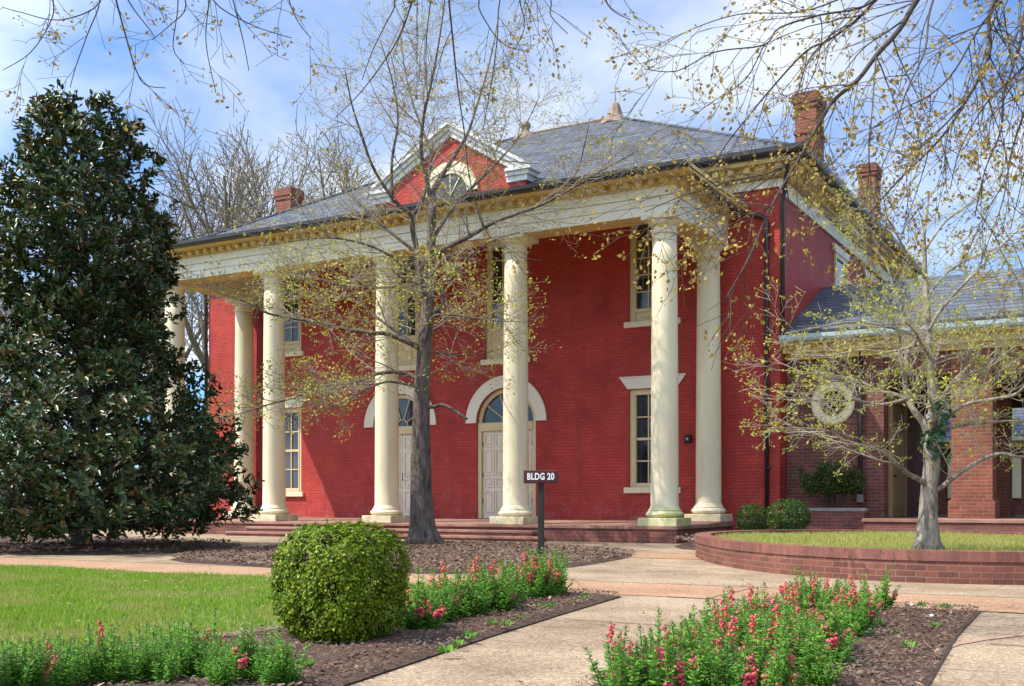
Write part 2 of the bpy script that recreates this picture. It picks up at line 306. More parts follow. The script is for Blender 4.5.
M['lawn'] = plain('lawn_soil', (0.11,0.19,0.03), (0.14,0.125,0.06), scale=3.2, rough=0.8, bump=0.5, bscale=60)
M['ground'] = plain('rough_grass', (0.13,0.17,0.045), (0.085,0.12,0.035), scale=0.8, rough=0.9, bump=0.5, bscale=30)
def paving(name, ca, cb_, cs):
    m, t, b = base_mat(name, 0.8, 0.2); nn = t.nodes.new; ll = t.links.new
    tc = nn('ShaderNodeTexCoord'); v = nn('ShaderNodeTexVoronoi'); v.inputs['Scale'].default_value = 95; ll(tc.outputs['Object'], v.inputs['Vector'])
    r = nn('ShaderNodeValToRGB'); e = r.color_ramp.elements; e[0].color = col(tuple(x*0.62 for x in ca)); e[1].color = col(tuple(min(1,x*1.25) for x in cb_)); x = e.new(0.5); x.color = col(ca)
    s = nn('ShaderNodeSeparateColor'); ll(v.outputs['Color'], s.inputs[0]); ll(s.outputs[0], r.inputs[0])
    n = nn('ShaderNodeTexNoise'); n.inputs['Scale'].default_value = 0.9; n.inputs['Detail'].default_value = 9; n.inputs['Roughness'].default_value = 0.68; ll(tc.outputs['Object'], n.inputs['Vector'])
    r2 = nn('ShaderNodeValToRGB'); r2.color_ramp.elements[0].position = 0.34; r2.color_ramp.elements[1].position = 0.62; r2.color_ramp.elements[0].color = col(cs); r2.color_ramp.elements[1].color = (1,1,1,1)
    ll(n.outputs[0], r2.inputs[0])
    mu = nn('ShaderNodeMixRGB'); mu.blend_type = 'MULTIPLY'; mu.inputs[0].default_value = 1; ll(r.outputs[0], mu.inputs[1]); ll(r2.outputs[0], mu.inputs[2])
    # hairline cracks
    nd = nn('ShaderNodeTexNoise'); nd.inputs['Scale'].default_value = 1.7; nd.inputs['Detail'].default_value = 6; ll(tc.outputs['Object'], nd.inputs['Vector'])
    va = nn('ShaderNodeMixRGB'); va.inputs[0].default_value = 0.22; ll(tc.outputs['Object'], va.inputs[1]); ll(nd.outputs['Color'], va.inputs[2])
    vc = nn('ShaderNodeTexVoronoi'); vc.feature = 'DISTANCE_TO_EDGE'; vc.inputs['Scale'].default_value = 0.55; ll(va.outputs[0], vc.inputs['Vector'])
    qc = nn('ShaderNodeMapRange'); qc.inputs['From Min'].default_value = 0.0; qc.inputs['From Max'].default_value = 0.006; qc.inputs['To Min'].default_value = 0.55; qc.inputs['To Max'].default_value = 1.0; ll(vc.outputs['Distance'], qc.inputs['Value'])
    mc_ = nn('ShaderNodeMixRGB'); mc_.blend_type = 'MULTIPLY'; mc_.inputs[0].default_value = 1; ll(mu.outputs[0], mc_.inputs[1]); ll(qc.outputs[0], mc_.inputs[2])
    ll(mc_.outputs[0], b.inputs['Base Color'])
    bp = nn('ShaderNodeBump'); bp.inputs['Strength'].default_value = 0.45; bp.inputs['Distance'].default_value = 0.006; ll(v.outputs['Distance'], bp.inputs['Height']); ll(bp.outputs[0], b.inputs['Normal'])
    return m
M['paving'] = paving('exposed_aggregate', (0.335,0.248,0.165), (0.40,0.312,0.218), (0.56,0.52,0.49))
M['band'] = paving('tan_aggregate_band', (0.37,0.225,0.135), (0.41,0.27,0.175), (0.78,0.74,0.70))
M['joint'] = plain('joint_filler', (0.12,0.09,0.06), (0.07,0.055,0.04), scale=10, rough=0.9)
M['paintred'] = plain('faded_red_paint', (0.34,0.17,0.13), (0.34,0.26,0.18), scale=5, rough=0.8, detail=9)
M['stone'] = plain('white_stone', (0.62,0.61,0.58), (0.42,0.41,0.39), scale=10, rough=0.6)
M['concrete'] = plain('grey_concrete', (0.30,0.27,0.24), (0.22,0.195,0.17), scale=5, rough=0.8, bump=0.2)
M['tandoor'] = plain('tan_wood_door', (0.34,0.24,0.12), (0.25,0.17,0.08), scale=4, rough=0.5, stretch=(6,6,0.5))
def bw(mb, name, mats, parent=None, **k):        # build in world coordinates under a root that stands elsewhere
    o = mb.build(name, mats, **k)
    if parent:
        o.parent = parent
        if parent.parent is None and parent.type == 'EMPTY': o.matrix_parent_inverse = Matrix.Translation(parent.location).inverted()
    return o
rng = random.Random(7)

# ------------------------------------------------------------------ the setting: ground, paving, beds
def sheet(name, pts, z, mats, kind='structure'):
    mb = MB(); mb.add([(x,y,z) for x,y in pts], [tuple(range(len(pts)))]); o = mb.build(name, mats); o['kind'] = kind; return o
def smooth_poly(P, it=2):
    for _ in range(it):
        Q = []
        for i in range(len(P)):
            a, b_ = P[i], P[(i+1)%len(P)]
            Q += [(0.75*a[0]+0.25*b_[0], 0.75*a[1]+0.25*b_[1]), (0.25*a[0]+0.75*b_[0], 0.25*a[1]+0.75*b_[1])]
        P = Q
    return P
def inside(P, x, y):
    c = False; n = len(P); j = n-1
    for i in range(n):
        if (P[i][1] > y) != (P[j][1] > y) and x < (P[j][0]-P[i][0])*(y-P[i][1])/(P[j][1]-P[i][1]+1e-12)+P[i][0]: c = not c
        j = i
    return c
def mound(name, P, h, mat, z0=0.004, rings=6):
    cx = sum(p[0] for p in P)/len(P); cy = sum(p[1] for p in P)/len(P); n = len(P)
    vs = []; fs = []
    for k in range(rings+1):
        u = k/rings; s = 1-u*0.94
        for p in P:
            vs.append((cx+(p[0]-cx)*s, cy+(p[1]-cy)*s, z0 + h*math.sin(min(1,u*2.2)*math.pi/2) + (rng.uniform(-.012,.012) if 0<k else 0)))
    for k in range(rings):
        for i in range(n): fs.append((k*n+i, k*n+(i+1)%n, (k+1)*n+(i+1)%n, (k+1)*n+i))
    fs.append(tuple(rings*n+i for i in range(n)))
    mb = MB(); mb.add(vs, fs); o = mb.build(name, mat, smooth=True); o['kind'] = 'structure'; return o
def scatter_chips(name, P, n, h, z0, mat, size=(0.02,0.06), seed=1, label='', dens=None):
    r = np.random.default_rng(seed); xs = [p[0] for p in P]; ys = [p[1] for p in P]
    V = []; F = []; got = 0
    while got < n:
        x = r.uniform(min(xs), max(xs)); y = r.uniform(min(ys), max(ys))
        if not inside(P, x, y): continue
        got += 1
        l = r.uniform(*size); w_ = l*r.uniform(.22,.5); a = r.uniform(0,6.28); ti = r.uniform(-.5,.5); t2 = r.uniform(-.5,.5)
        ux = np.array([math.cos(a)*math.cos(ti), math.sin(a)*math.cos(ti), math.sin(ti)])*l/2
        uy = np.array([-math.sin(a)*math.cos(t2), math.cos(a)*math.cos(t2), math.sin(t2)])*w_/2
        c = np.array([x,y,z0+h*r.uniform(.75,1.0)+r.uniform(0.002,0.02)]); up = np.array([0,0,l*0.12])
        b_ = len(V); V += [c-ux-uy, c+ux-uy, c+ux+uy*.6, c-ux*.8+uy, c+up]
        F += [(b_,b_+1,b_+4),(b_+1,b_+2,b_+4),(b_+2,b_+3,b_+4),(b_+3,b_,b_+4)]
    o = np_obj(name, np.array(V), np.array(F), mat); o['kind'] = 'stuff'; o['label'] = label; o['category'] = 'mulch'; return o

sheet('ground', [(-900,-900),(900,-900),(900,900),(-900,900)], 0.0, M['ground'])
sheet('paving', [(-26,-11.3),(-26,-9.2),(-7.2,-9.2),(-6.5,-6),(-9,-3.2),(-16,-3.0),(-16,1.5),(16,1.5),(16,-30),(3.0,-30),(3.0,-11.3)], 0.004, M['paving'])
sheet('paving_band', [(-26,-11.27),(16,-11.27),(16,-9.95),(-26,-9.85)], 0.008, M['band'])
sheet('cross_band', [(0.6,-5.5),(6.0,-5.5),(6.0,-4.0),(0.6,-4.0)], 0.008, M['band'])
mb = MB()
for a_, b_ in (((-26,-11.3),(-26,-11.27)),):
    pass
for x0,x1,y0,y1 in ((-26,16,-9.95,-9.925),(0.6,6,-4.0,-3.96),(4.55,16,-11.295,-11.27),(4.9,4.925,-11.27,-9.95),(2.2,2.22,-11.27,-9.95),(4.6,5.65,-13.3,-13.28),(7.3,16,-13.25,-13.23),(0.9,6,-7.3,-7.28)):
    mb.add([(x0,y0,.0095),(x1,y0,.0095),(x1,y1,.0095),(x0,y1,.0095)],[(0,1,2,3)])
struct(mb.build('paving_joint', M['joint']))
sheet('lawn', [(-30,-30),(3.25,-30),(3.25,-19),(3.3,-13.2),(3.0,-11.29),(-30,-11.29)], 0.012, M['lawn'])
mb = MB(); pa = [gz(938,650), gz(960,643), gz(985,639), gz(1030,634)]; pb = [gz(1030,636), gz(985,641.5), gz(960,646), gz(940,653)]
mb.add([(x,y,.0085) for x,y in pa+pb], [(0,1,6,7),(1,2,5,6),(2,3,4,5)])
tag(mb.build('paint_line', M['paintred']), 'faded red paint line across the right-hand path', 'paint mark')

ISLE = smooth_poly([gz(*p) for p in [(161,562),(188,555),(217,552),(272,549.5),(300,544.5),(350,543.5),(450,544),(540,546),(600,550.5),(623,551.5),(641,556),(615,561),(575,568),(496,575.5),(410,574),(330,571.5),(270,568)]], 1)
mound('mulch_island', ISLE, 0.05, M['mulch'], rings=8)
scatter_chips('mulch_chips', ISLE, 15000, 0.05, .004, M['chip'], (0.025,0.075), 3, 'brown bark mulch chips around the dark-trunked tree')
BED1 = [(4.22,-11.45),(4.45,-13),(4.66,-14.3),(5.05,-16.4),(5.6,-19.5),(2.4,-19.5),(2.75,-17.6),(3.3,-16.0),(3.35,-14.2),(3.2,-12.5),(3.05,-11.4),(3.6,-11.3)]
mound('flower_bed', BED1, 0.03, M['mulch'], z0=.013, rings=8)
scatter_chips('mulch_chips', BED1, 17000, 0.03, .014, M['chip'], (0.01,0.034), 4, 'brown bark mulch chips around the large clipped bush')
BED2 = [(5.45,-11.36),(7.03,-11.3),(7.1,-13),(7.25,-15),(7.45,-19.5),(6.4,-19.5),(6.0,-16),(5.75,-14),(5.6,-12.6)]
mound('flower_bed', BED2, 0.03, M['mulch'], z0=.013, rings=8)
scatter_chips('mulch_chips', BED2, 17000, 0.03, .014, M['chip'], (0.01,0.034), 5, 'brown bark mulch chips in the right-hand flower bed')
scatter_chips('leaf_litter', BED2, 130, 0.03, .016, M['fallen'], (0.03,0.06), 6, 'tan dead leaves scattered over the right-hand flower bed')
scatter_chips('leaf_litter', BED1, 90, 0.03, .016, M['fallen'], (0.03,0.06), 8, 'tan dead leaves scattered around the large clipped bush')
WALK=[gz(350,690),gz(640,602),gz(700,602),gz(560,690)]; WALK2=[gz(640,560),gz(690,562),gz(760,590),gz(590,598)]
scatter_chips('leaf_litter', WALK, 45, 0, .012, M['chip'], (0.008,0.028), 16, 'small dark bits of bark and leaf on the middle walk')
scatter_chips('leaf_litter', WALK2, 40, 0, .012, M['chip'], (0.01,0.04), 17, 'small dark bits of bark and leaf on the cross path')
scatter_chips('leaf_litter', [(-6,-18),(3,-18),(3,-11.4),(-6,-11.4)], 160, .03, .03, M['fallen'], (0.02,0.05), 18, 'tan dead leaves lying in the left lawn')
MAGB = smooth_poly([(-4.9,-8.3),(-6.9,-9.5),(-12,-10.2),(-18,-9.5),(-18,-5),(-13,-3.6),(-8.6,-3.7),(-6.3,-4.7),(-5.4,-6.6)], 1)
mound('mulch_bed', MAGB, 0.05, M['mulch'], z0=.012)
scatter_chips('mulch_chips', MAGB, 3500, 0.05, .012, M['chip'], (0.04,0.11), 9, 'brown bark mulch chips under the magnolia')
SIDEB = smooth_poly([(0.5,-0.3),(1.0,-2.2),(2.2,-3.2),(4.0,-2.2),(4.2,1.8),(3.6,2.6),(1.5,2.85),(0.5,2.8)], 1)
mound('mulch_bed', SIDEB, 0.16, M['mulch'], z0=.012)
scatter_chips('mulch_chips', SIDEB, 2200, 0.16, .012, M['chip'], (0.04,0.12), 10, 'brown bark mulch chips beside the terrace end')

# ------------------------------------------------------------------ brick terrace with steps
Tz = 0.33
terr = thing('brick_terrace', 'low dark red brick terrace with front steps under the row of columns', 'terrace', (-6.66,1.2,0))
mb = MB(); mb.box(-13.78,0.40,-0.40,2.9,0,Tz-.062); bw(mb,'base_wall',M['terrace_brick'],terr)
mb = MB(); mb.prism([(-0.43,Tz-.06),(2.9,Tz-.06),(2.9,Tz+.05),(-0.43,Tz)], (-13.81,0.43),'x'); bw(mb,'floor',M['paver'],terr,bevel=.008)
for k,(y,z) in enumerate(((-0.72,.215),(-1.02,.105))):
    mb = MB(); mb.box(-10.2-.35*k, -2.55+.32*k, y, -0.402 if k==0 else -0.722, 0, z-.055); bw(mb,'riser',M['terrace_brick'],terr)
    mb = MB(); mb.box(-10.22-.35*k, -2.53+.32*k, y-.02, -0.404 if k==0 else -0.724, z-.053, z); bw(mb,'tread',M['paver'],terr,bevel=.01)

# ------------------------------------------------------------------ main building
YW = 2.9; XL, XR = -15.05, 1.43; YB = 15.75; ZT = 8.15; CX = -6.81
bld = thing('brick_building', 'red painted brick building with a cream columned portico and slate hip roof', 'building', (CX,9.3,0))
WINS = []     # (xc, half, z0, z1)
lower = [(-1.45,1.12,3.34),(-12.22,1.06,3.34)]
upper = [(-1.45,4.86),(-5.25,4.25),(-8.37,4.25),(-12.22,4.86)]
doors = [-5.25,-8.37]
HW = 0.58; AR = 0.82; SPR = 2.72
holes = [(x-HW,x+HW,z0,z1,'r') for x,z0,z1 in lower] + [(x-HW,x+HW,z0,7.2,'r') for x,z0 in upper] + [(x-AR,x+AR,0.36,SPR+AR,'a') for x in doors]
xs = sorted({XL,XR}|{h[0] for h in holes}|{h[1] for h in holes}); zs = sorted({0.0,ZT}|{h[2] for h in holes}|{h[3] for h in holes})
mb = MB(); DEP = 0.16
for i in range(len(xs)-1):
    for j in range(len(zs)-1):
        mxx=(xs[i]+xs[i+1])/2; mz=(zs[j]+zs[j+1])/2
        if any(h[0]<mxx<h[1] and h[2]<mz<h[3] for h in holes): continue
        mb.quad((xs[i],YW,zs[j]),(xs[i+1],YW,zs[j]),(xs[i+1],YW,zs[j+1]),(xs[i],YW,zs[j+1]))
for x0,x1,z0,z1,t_ in holes:
    y1=YW+DEP
    zt = z1 if t_=='r' else SPR
    mb.quad((x0,YW,z0),(x0,y1,z0),(x0,y1,zt),(x0,YW,zt)); mb.quad((x1,YW,z0),(x1,YW,zt),(x1,y1,zt),(x1,y1,z0))
    mb.quad((x0,YW,z0),(x1,YW,z0),(x1,y1,z0),(x0,y1,z0))
    if t_=='r': mb.quad((x0,YW,z1),(x0,y1,z1),(x1,y1,z1),(x1,YW,z1))
    else:
        xc=(x0+x1)/2; n=20; arc=[(xc-AR*math.cos(math.pi*k/n), SPR+AR*math.sin(math.pi*k/n)) for k in range(n+1)]
        for k in range(n):
            a0,a1=arc[k],arc[k+1]
            mb.quad((a0[0],YW,a0[1]),(a0[0],y1,a0[1]),(a1[0],y1,a1[1]),(a1[0],YW,a1[1]))
            mb.quad((a0[0],YW,a0[1]),(a1[0],YW,a1[1]),(a1[0],YW,z1),(a0[0],YW,z1))
# other three sides, closed back
mb.quad((XR,YW,0),(XR,YB,0),(XR,YB,ZT),(XR,YW,ZT)); mb.quad((XL,YW,0),(XL,YW,ZT),(XL,YB,ZT),(XL,YB,0)); mb.quad((XL,YB,0),(XL,YB,ZT),(XR,YB,ZT),(XR,YB,0))
bw(mb,'wall',M['red'],bld)
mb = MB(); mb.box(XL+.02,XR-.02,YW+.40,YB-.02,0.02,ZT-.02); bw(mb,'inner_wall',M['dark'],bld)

def window(xc, z0, z1, gz0, ncol, nrow, lintel=True, rail=None, blind=False, panel=None):
    y=YW+.05
    mb=MB(); fwid=.15
    mb.box(xc-HW+.002,xc-HW+fwid,y,y+.1,z0+.002,z1-.002); mb.box(xc+HW-fwid,xc+HW-.002,y,y+.1,z0+.002,z1-.002)
    mb.box(xc-HW+fwid,xc+HW-fwid,y,y+.1,z1-.13,z1-.002); mb.box(xc-HW+fwid,xc+HW-fwid,y,y+.1,gz0-.1 if not panel else gz0-.08,gz0)
    mb.box(xc-HW+.10,xc-HW+.125,y-.012,y,z0+.002,z1-.1); mb.box(xc+HW-.125,xc+HW-.10,y-.012,y,z0+.002,z1-.1)
    wo_=bw(mb,'window',M['sashcream'],bld,bevel=.006)
    g0,g1=xc-HW+fwid,xc+HW-fwid; t0,t1=gz0,z1-.13
    mb=MB(); mb.quad((g0,y+.075,t0),(g1,y+.075,t0),(g1,y+.075,t1),(g0,y+.075,t1)); mb.build('pane',M['blind'] if False else M['glass'],wo_)
    mb=MB()
    for k in range(1,ncol):
        x=g0+(g1-g0)*k/ncol; mb.box(x-.014,x+.014,y+.045,y+.073,t0,t1)
    for k in range(1,nrow):
        z=t0+(t1-t0)*k/nrow; d=.03 if (rail and k==rail) else .014; mb.box(g0,g1,y+.03 if d>.02 else y+.0465,y+.0715,z-d,z+d)
    mb.build('sash',M['sashcream'],wo_)
    if blind:
        mb=MB(); zb=t0+(t1-t0)*0.36; k=0; z=zb
        mb.quad((g0,y+.0735,zb),(g1,y+.0735,zb),(g1,y+.0735,t1),(g0,y+.0735,t1)); mb.build('blind',M['blind'],wo_)
    mb=MB(); mb.box(xc-HW-.1,xc+HW+.1,YW-.07,YW+.145,z0-.13,z0); mb.build('sill',M['cream'],wo_,bevel=.008)
    if panel:
        mb=MB(); mb.box(g0,g1,y+.02,y+.09,z0+.002,gz0-.082); mb.box(g0+.12,g1-.12,y+.005,y+.018,z0+.13,gz0-.2); mb.build('panel',M['sashcream'],wo_,bevel=.006)
    if lintel:
        mb=MB(); a,b_=HW+.02,HW+.20
        mb.prism([(xc-a,z1+.003),(xc+a,z1+.003),(xc+b_,z1+.25),(xc-b_,z1+.25)],(YW-.045,YW-.002),'y'); mb.box(xc-b_-.02,xc+b_+.02,YW-.06,YW-.002,z1+.252,z1+.285)
        mb.build('lintel',M['white'],wo_,bevel=.005)
for x,z0,z1 in lower: window(x,z0,z1,z0+.1,3,4,True,2)
for i,(x,z0) in enumerate(upper): window(x,z0,7.2,5.16 if i in (0,3) else 5.02,3,5,False,None,blind=(i==0),panel=True)

def door(xc):
    y=YW+.06; zb=.385
    mb=MB()
    for s in (-1,1): mb.box(xc+s*(AR-.055)-.053,xc+s*(AR-.055)+.053,y-.03,y+.1,zb,SPR)
    mb.box(xc-AR+.108,xc+AR-.108,y-.05,y+.1,2.52,SPR-.002)
    d=bw(mb,'door',M['sashcream'],bld,bevel=.006)
    for s in (-1,1):                                    # two panelled leaves
        mb=MB(); x0,x1=(xc-AR+.11,xc-.006) if s<0 else (xc+.006,xc+AR-.11); mb.box(x0,x1,y+.03,y+.085,zb,2.518)
        wdt=x1-x0
        for z0,z1 in ((.55,1.05),(1.17,1.36),(1.46,2.05),(2.15,2.44)):
            for q in (0,1):
                p0=x0+.08+q*(wdt-.08)/2; p1=p0+(wdt-.24)/2; mb.box(p0-.02,p1+.02,y+.008,y+.0295,z0-.02,z0+.01); mb.box(p0-.02,p1+.02,y+.008,y+.0295,z1-.01,z1+.02); mb.box(p0-.02,p0+.01,y+.009,y+.0295,z0+.011,z1-.011); mb.box(p1-.01,p1+.02,y+.009,y+.0295,z0+.011,z1-.011); mb.box(p0+.05,p1-.05,y+.012,y+.0295,z0+.05,z1-.05)
        lf=mb.build('door_leaf',M['doorpaint'],d,bevel=.004)
    mb=MB(); mb.tube([(xc+.07,y-.03,1.35),(xc+.07,y-.06,1.37),(xc+.07,y-.06,1.5),(xc+.07,y-.03,1.52)],[.012]*4,6); mb.build('handle',M['black'],d)
    mb=MB()
    for s in (-1,1):
        for z in (.75,1.4,2.15): mb.box(xc+s*(AR-.12)-.012,xc+s*(AR-.12)+.012,y-.001,y+.026,z,z+.11)
    mb.build('hinges',M['concrete'],d)
    n=24; mb=MB(); r=AR-.09
    mb.add([(xc,y+.07,SPR)]+[(xc-r*math.cos(math.pi*k/n),y+.07,SPR+r*math.sin(math.pi*k/n)) for k in range(n+1)],[tuple([0]+[n+1-k for k in range(n+1)])]); mb.build('fanlight',M['glass'],d)
    mb=MB()
    for k in range(n):                                   # arched frame
        a0,a1=math.pi*k/n,math.pi*(k+1)/n; P=lambda q,a,yy:(xc-q*math.cos(a),yy,SPR+q*math.sin(a)); ro=AR-.003
        mb.quad(P(r-.01,a0,y),P(r-.01,a1,y),P(ro,a1,y),P(ro,a0,y)); mb.quad(P(r-.01,a0,y),P(r-.01,a0,y+.09),P(r-.01,a1,y+.09),P(r-.01,a1,y))
    for k in (1,2,3,4):
        a=math.pi*k/5; mb.tube([(xc-.16*math.cos(a),y+.045,SPR+.16*math.sin(a)),(xc-r*math.cos(a),y+.045,SPR+r*math.sin(a))],[.017,.017],4)
    mb.tube([(xc-.17*math.cos(math.pi*k/12),y+.045,SPR+.17*math.sin(math.pi*k/12)) for k in range(13)],[.017]*13,4)
    mb.build('fanlight_bars',M['sashcream'],d)
    mb=MB(); ri,ro=AR+.012,1.12
    for k in range(n):
        a0,a1=math.pi*k/n,math.pi*(k+1)/n; P=lambda q,a,yy:(xc-q*math.cos(a),yy,SPR+q*math.sin(a)); f0,f1=YW-.05,YW-.002
        mb.quad(P(ri,a0,f0),P(ro,a0,f0),P(ro,a1,f0),P(ri,a1,f0)); mb.quad(P(ro,a0,f0),P(ro,a0,f1),P(ro,a1,f1),P(ro,a1,f0)); mb.quad(P(ri,a0,f0),P(ri,a1,f0),P(ri,a1,f1),P(ri,a0,f1))
    for s in (-1,1):
        q0,q1=sorted((xc+s*ri,xc+s*ro)); mb.quad((q0,YW-.05,SPR),(q0,YW-.002,SPR),(q1,YW-.002,SPR),(q1,YW-.05,SPR))
    mb.build('arch_hood',M['white'],d)
    mb=MB(); mb.box(xc-AR+.003,xc+AR-.003,YW+.001,YW+.16,.362,.384); mb.build('threshold',M['concrete'],d)
for x in doors: door(x)

# columns -----------------------------------------------------------
SP = 3.33; ZC = 6.33
def column(x,y,worn=False,zb=Tz):
    mb=MB(); H=ZC-zb
    prof=[(.285,.355),(.278,.38)]
    for k in range(11):
        u=k/10; prof.append((.272-.034*u**1.6, .40+(H-.40-.34)*u))
    mb.lathe(prof,(x,y,zb),40); sh=bw(mb,'column',M['cream'],bld,smooth=True)
    mb=MB(); mb.box(x-.40,x+.40,y-.40,y+.40,zb,zb+.16); mb.build('plinth',M['cream_worn' if worn else 'cream_plinth'],sh,bevel=.012)
    mb=MB(); pr=[(.30,.161)]+[(.315+.055*math.sin(math.pi*k/8),.165+.13*k/8) for k in range(9)]+[(.318,.30),(.318,.325)]+[(.293,.335),(.288,.36),(.282,.385)]
    mb.lathe(pr,(x,y,zb),40); bs=mb.build('base',M['cream_worn' if worn else 'cream'],sh,smooth=True)
    if worn: bs['label']='column base streaked with green algae'
    mb=MB(); r0=.238
    pr=[(r0,H-.345),(r0+.028,H-.335),(r0+.028,H-.30),(r0,H-.29),(r0+.002,H-.20),(r0+.02,H-.19),(r0+.05,H-.165),(r0+.085,H-.125),(r0+.10,H-.095),(r0+.10,H-.088)]
    mb.lathe(pr,(x,y,zb),40); mb.box(x-.355,x+.355,y-.355,y+.355,ZC-.087,ZC-.002); cpt=mb.build('capital',M['cream'],sh,bevel=.006)
    return sh
for i in range(5): column(-SP*i,0.0,worn=(i==0))
column(0.0,2.5,zb=Tz+.045); column(-4*SP,2.5,zb=Tz+.045)

# entablature --------------------------------------------------------
XA,XB=-13.32,0.0
ent=MB()
for k,(z0,z1,o) in enumerate(((ZC,6.498,.300),(6.512,6.670,.308),(6.684,6.86,.318))):
    ent.box(XA-o,XB+o,-o,.30,z0,z1)
    ent.box(XA-o,XA+.30,.302,YW-.01,z0,z1); ent.box(XB-.30,XB+o,.302,YW-.01,z0,z1)
ent.box(XA-.28,XB+.28,-.28,.27,ZC+.01,6.85); ent.box(XA-.28,XA+.27,.272,YW-.012,ZC+.01,6.85); ent.box(XB-.27,XB+.28,.272,YW-.012,ZC+.01,6.85)
e_=bw(ent,'entablature',M['white'],bld,bevel=.006)
mb=MB(); mb.box(XA-.27,XB+.27,-.27,.27,ZC-.0035,ZC-.0005); mb.box(XA-.27,XA+.27,.273,YW-.013,ZC-.0035,ZC-.0005); mb.box(XB-.27,XB+.27,.273,YW-.013,ZC-.0035,ZC-.0005); mb.build('soffit',M['ochre'],e_)
mb=MB(); mb.box(XA-.2,XB+.2,.303,YW-.015,7.09,7.115); mb.build('ceiling',M['cream'],e_)
# cornice: bed mould, dentils, soffit
mb=MB(); mb.box(XA-.36,XB+.36,-.36,.28,6.862,6.985); mb.box(XA-.36,XA+.28,.282,YW-.012,6.862,6.985); mb.box(XB-.28,XB+.36,.282,YW-.012,6.862,6.985)
mb.box(XA-.74,XB+.74,-.74,.28,6.987,7.05); mb.box(XA-.74,XA+.28,.282,YW-.014,6.987,7.05); mb.box(XB-.28,XB+.74,.282,YW-.014,6.987,7.05)
co=bw(mb,'cornice',M['ochre'],bld,bevel=.006)
mb=MB(); x=XA-.34
while x<XB+.33: mb.box(x,x+.11,-.50,-.362,6.875,6.984); x+=.26
y=-.2
while y<YW-.2: mb.box(XB+.362,XB+.50,y,y+.11,6.875,6.984); mb.box(XA-.50,XA-.362,y,y+.11,6.875,6.984); y+=.26
mb.build('dentils',M['ochre'],co,bevel=.005)
mb=MB(); gp=[(-.86,7.13),(-.855,7.06),(-.83,7.01),(-.78,6.995),(-.742,7.0),(-.742,7.13)]
mb.prism(gp,(XA-.80,XB+.80),'x'); bw(mb,'gutter',M['gutter'],bld)
# roofs
EZ=8.02; EY0=2.3; EY1=16.4; EX0=-15.62; EX1=2.0; RZ=12.0; RY=9.35; RX0=-8.35; RX1=-5.25
mb=MB()
A=[(EX0,EY0,EZ),(EX1,EY0,EZ),(EX1,EY1,EZ),(EX0,EY1,EZ)]; T=[(RX0,RY,RZ),(RX1,RY,RZ)]
mb.add(A+T+[(x,y,z-.09) for x,y,z in A],[(0,1,5,4),(1,2,5),(2,3,4,5),(3,0,4),(6,7,1,0),(7,8,2,1),(8,9,3,2),(9,6,0,3),(6,9,8,7)])
rf=bw(mb,'roof',M['slate'],bld)
mb=MB(); x0,x1=XA-.76,XB+.76; hx=3.95      # portico roof, hipped at both ends, dying into the main eaves
mb.add([(x0,-.78,7.135),(x1,-.78,7.135),(x1,2.85,7.135),(x1-hx,2.85,8.235),(x0+hx,2.85,8.235),(x0,2.85,7.135)],[(0,1,3,4),(1,2,3),(0,4,5)])
mb.add([(x0,-.78,7.055),(x1,-.78,7.055),(x1,2.85,7.055),(x0,2.85,7.055),(x0,-.78,7.133),(x1,-.78,7.133),(x1,2.85,7.133),(x0,2.85,7.133)],[(0,1,5,4),(1,2,6,5),(3,0,4,7)],1)
bw(mb,'portico_roof',[M['slate'],M['ochre']],bld)
mb=MB()
for a_,b_ in ((A[0],T[0]),(A[1],T[1])): mb.tube([(a_[0],a_[1],a_[2]+.02),(b_[0],b_[1],b_[2]+.02)],[.045,.045],6)
mb.build('hip_cap',M['slate'],rf)
mb=MB(); mb.tube([(RX0,RY,RZ+.02),(RX1,RY,RZ+.02)],[.045,.045],6)
mb.build('ridge_cap',M['copper'],rf)
def finial(x,knob):
    mb=MB()
    pr=[(.50,-.22),(.34,-.02),(.25,.05),(.21,.16),(.17,.30),(.13,.40),(.09,.44),(.03,.47)] if not knob else [(.46,-.22),(.30,-.02),(.20,.04),(.14,.10),(.12,.16),(.16,.24),(.17,.30),(.14,.37),(.07,.42),(.02,.43)]
    mb.lathe(pr,(x,RY,RZ),8 if not knob else 12); f=mb.build('finial',M['copper'],rf)
    if not knob:
        mb=MB(); mb.tube([(x,RY,RZ+.43),(x,RY,RZ+1.0)],[.012,.006],5); mb.build('lightning_rod',M['black'],f)
finial(RX1-.05,False); finial(RX0+.05,True)
# main eaves: frieze board, soffit, gutter
mb=MB()
mb.box(XB-3.3,XR+.05,YW-.06,YW-.003,7.44,7.62); mb.box(XL-.05,XA+3.3,YW-.06,YW-.003,7.44,7.62)
mb.box(XR+.003,XR+.06,YW-.055,YB+.05,7.30,7.62); mb.box(XL-.06,XL-.003,YW-.055,YB+.05,7.30,7.62)
fr=bw(mb,'frieze',M['white'],bld,bevel=.006)
mb=MB()
def ring(mb,e,z0,z1,inn=0.0): mb.box(EX0+e,EX1-e,EY0+e,YW+.1,z0,z1); mb.box(EX1-1.0,EX1-e,YW+.102,YB-.1,z0,z1); mb.box(EX0+e,EX0+1.0,YW+.102,YB-.1,z0,z1); mb.box(EX0+e,EX1-e,YB-.098,EY1-e,z0,z1)
ring(mb,.06,7.83,7.925); ring(mb,.30,7.64,7.828)
mc=bw(mb,'main_cornice',M['ochre'],bld,bevel=.006)
mb=MB(); x=XB-3.3
while x<EX1-.4: mb.box(x,x+.13,EY0+.14,EY0+.298,7.70,7.827); x+=.34
y=EY0+.4
while y<EY1-.4: mb.box(EX1-.298,EX1-.14,y,y+.13,7.70,7.827); y+=.34
mb.build('brackets',M['ochre'],mc,bevel=.005)
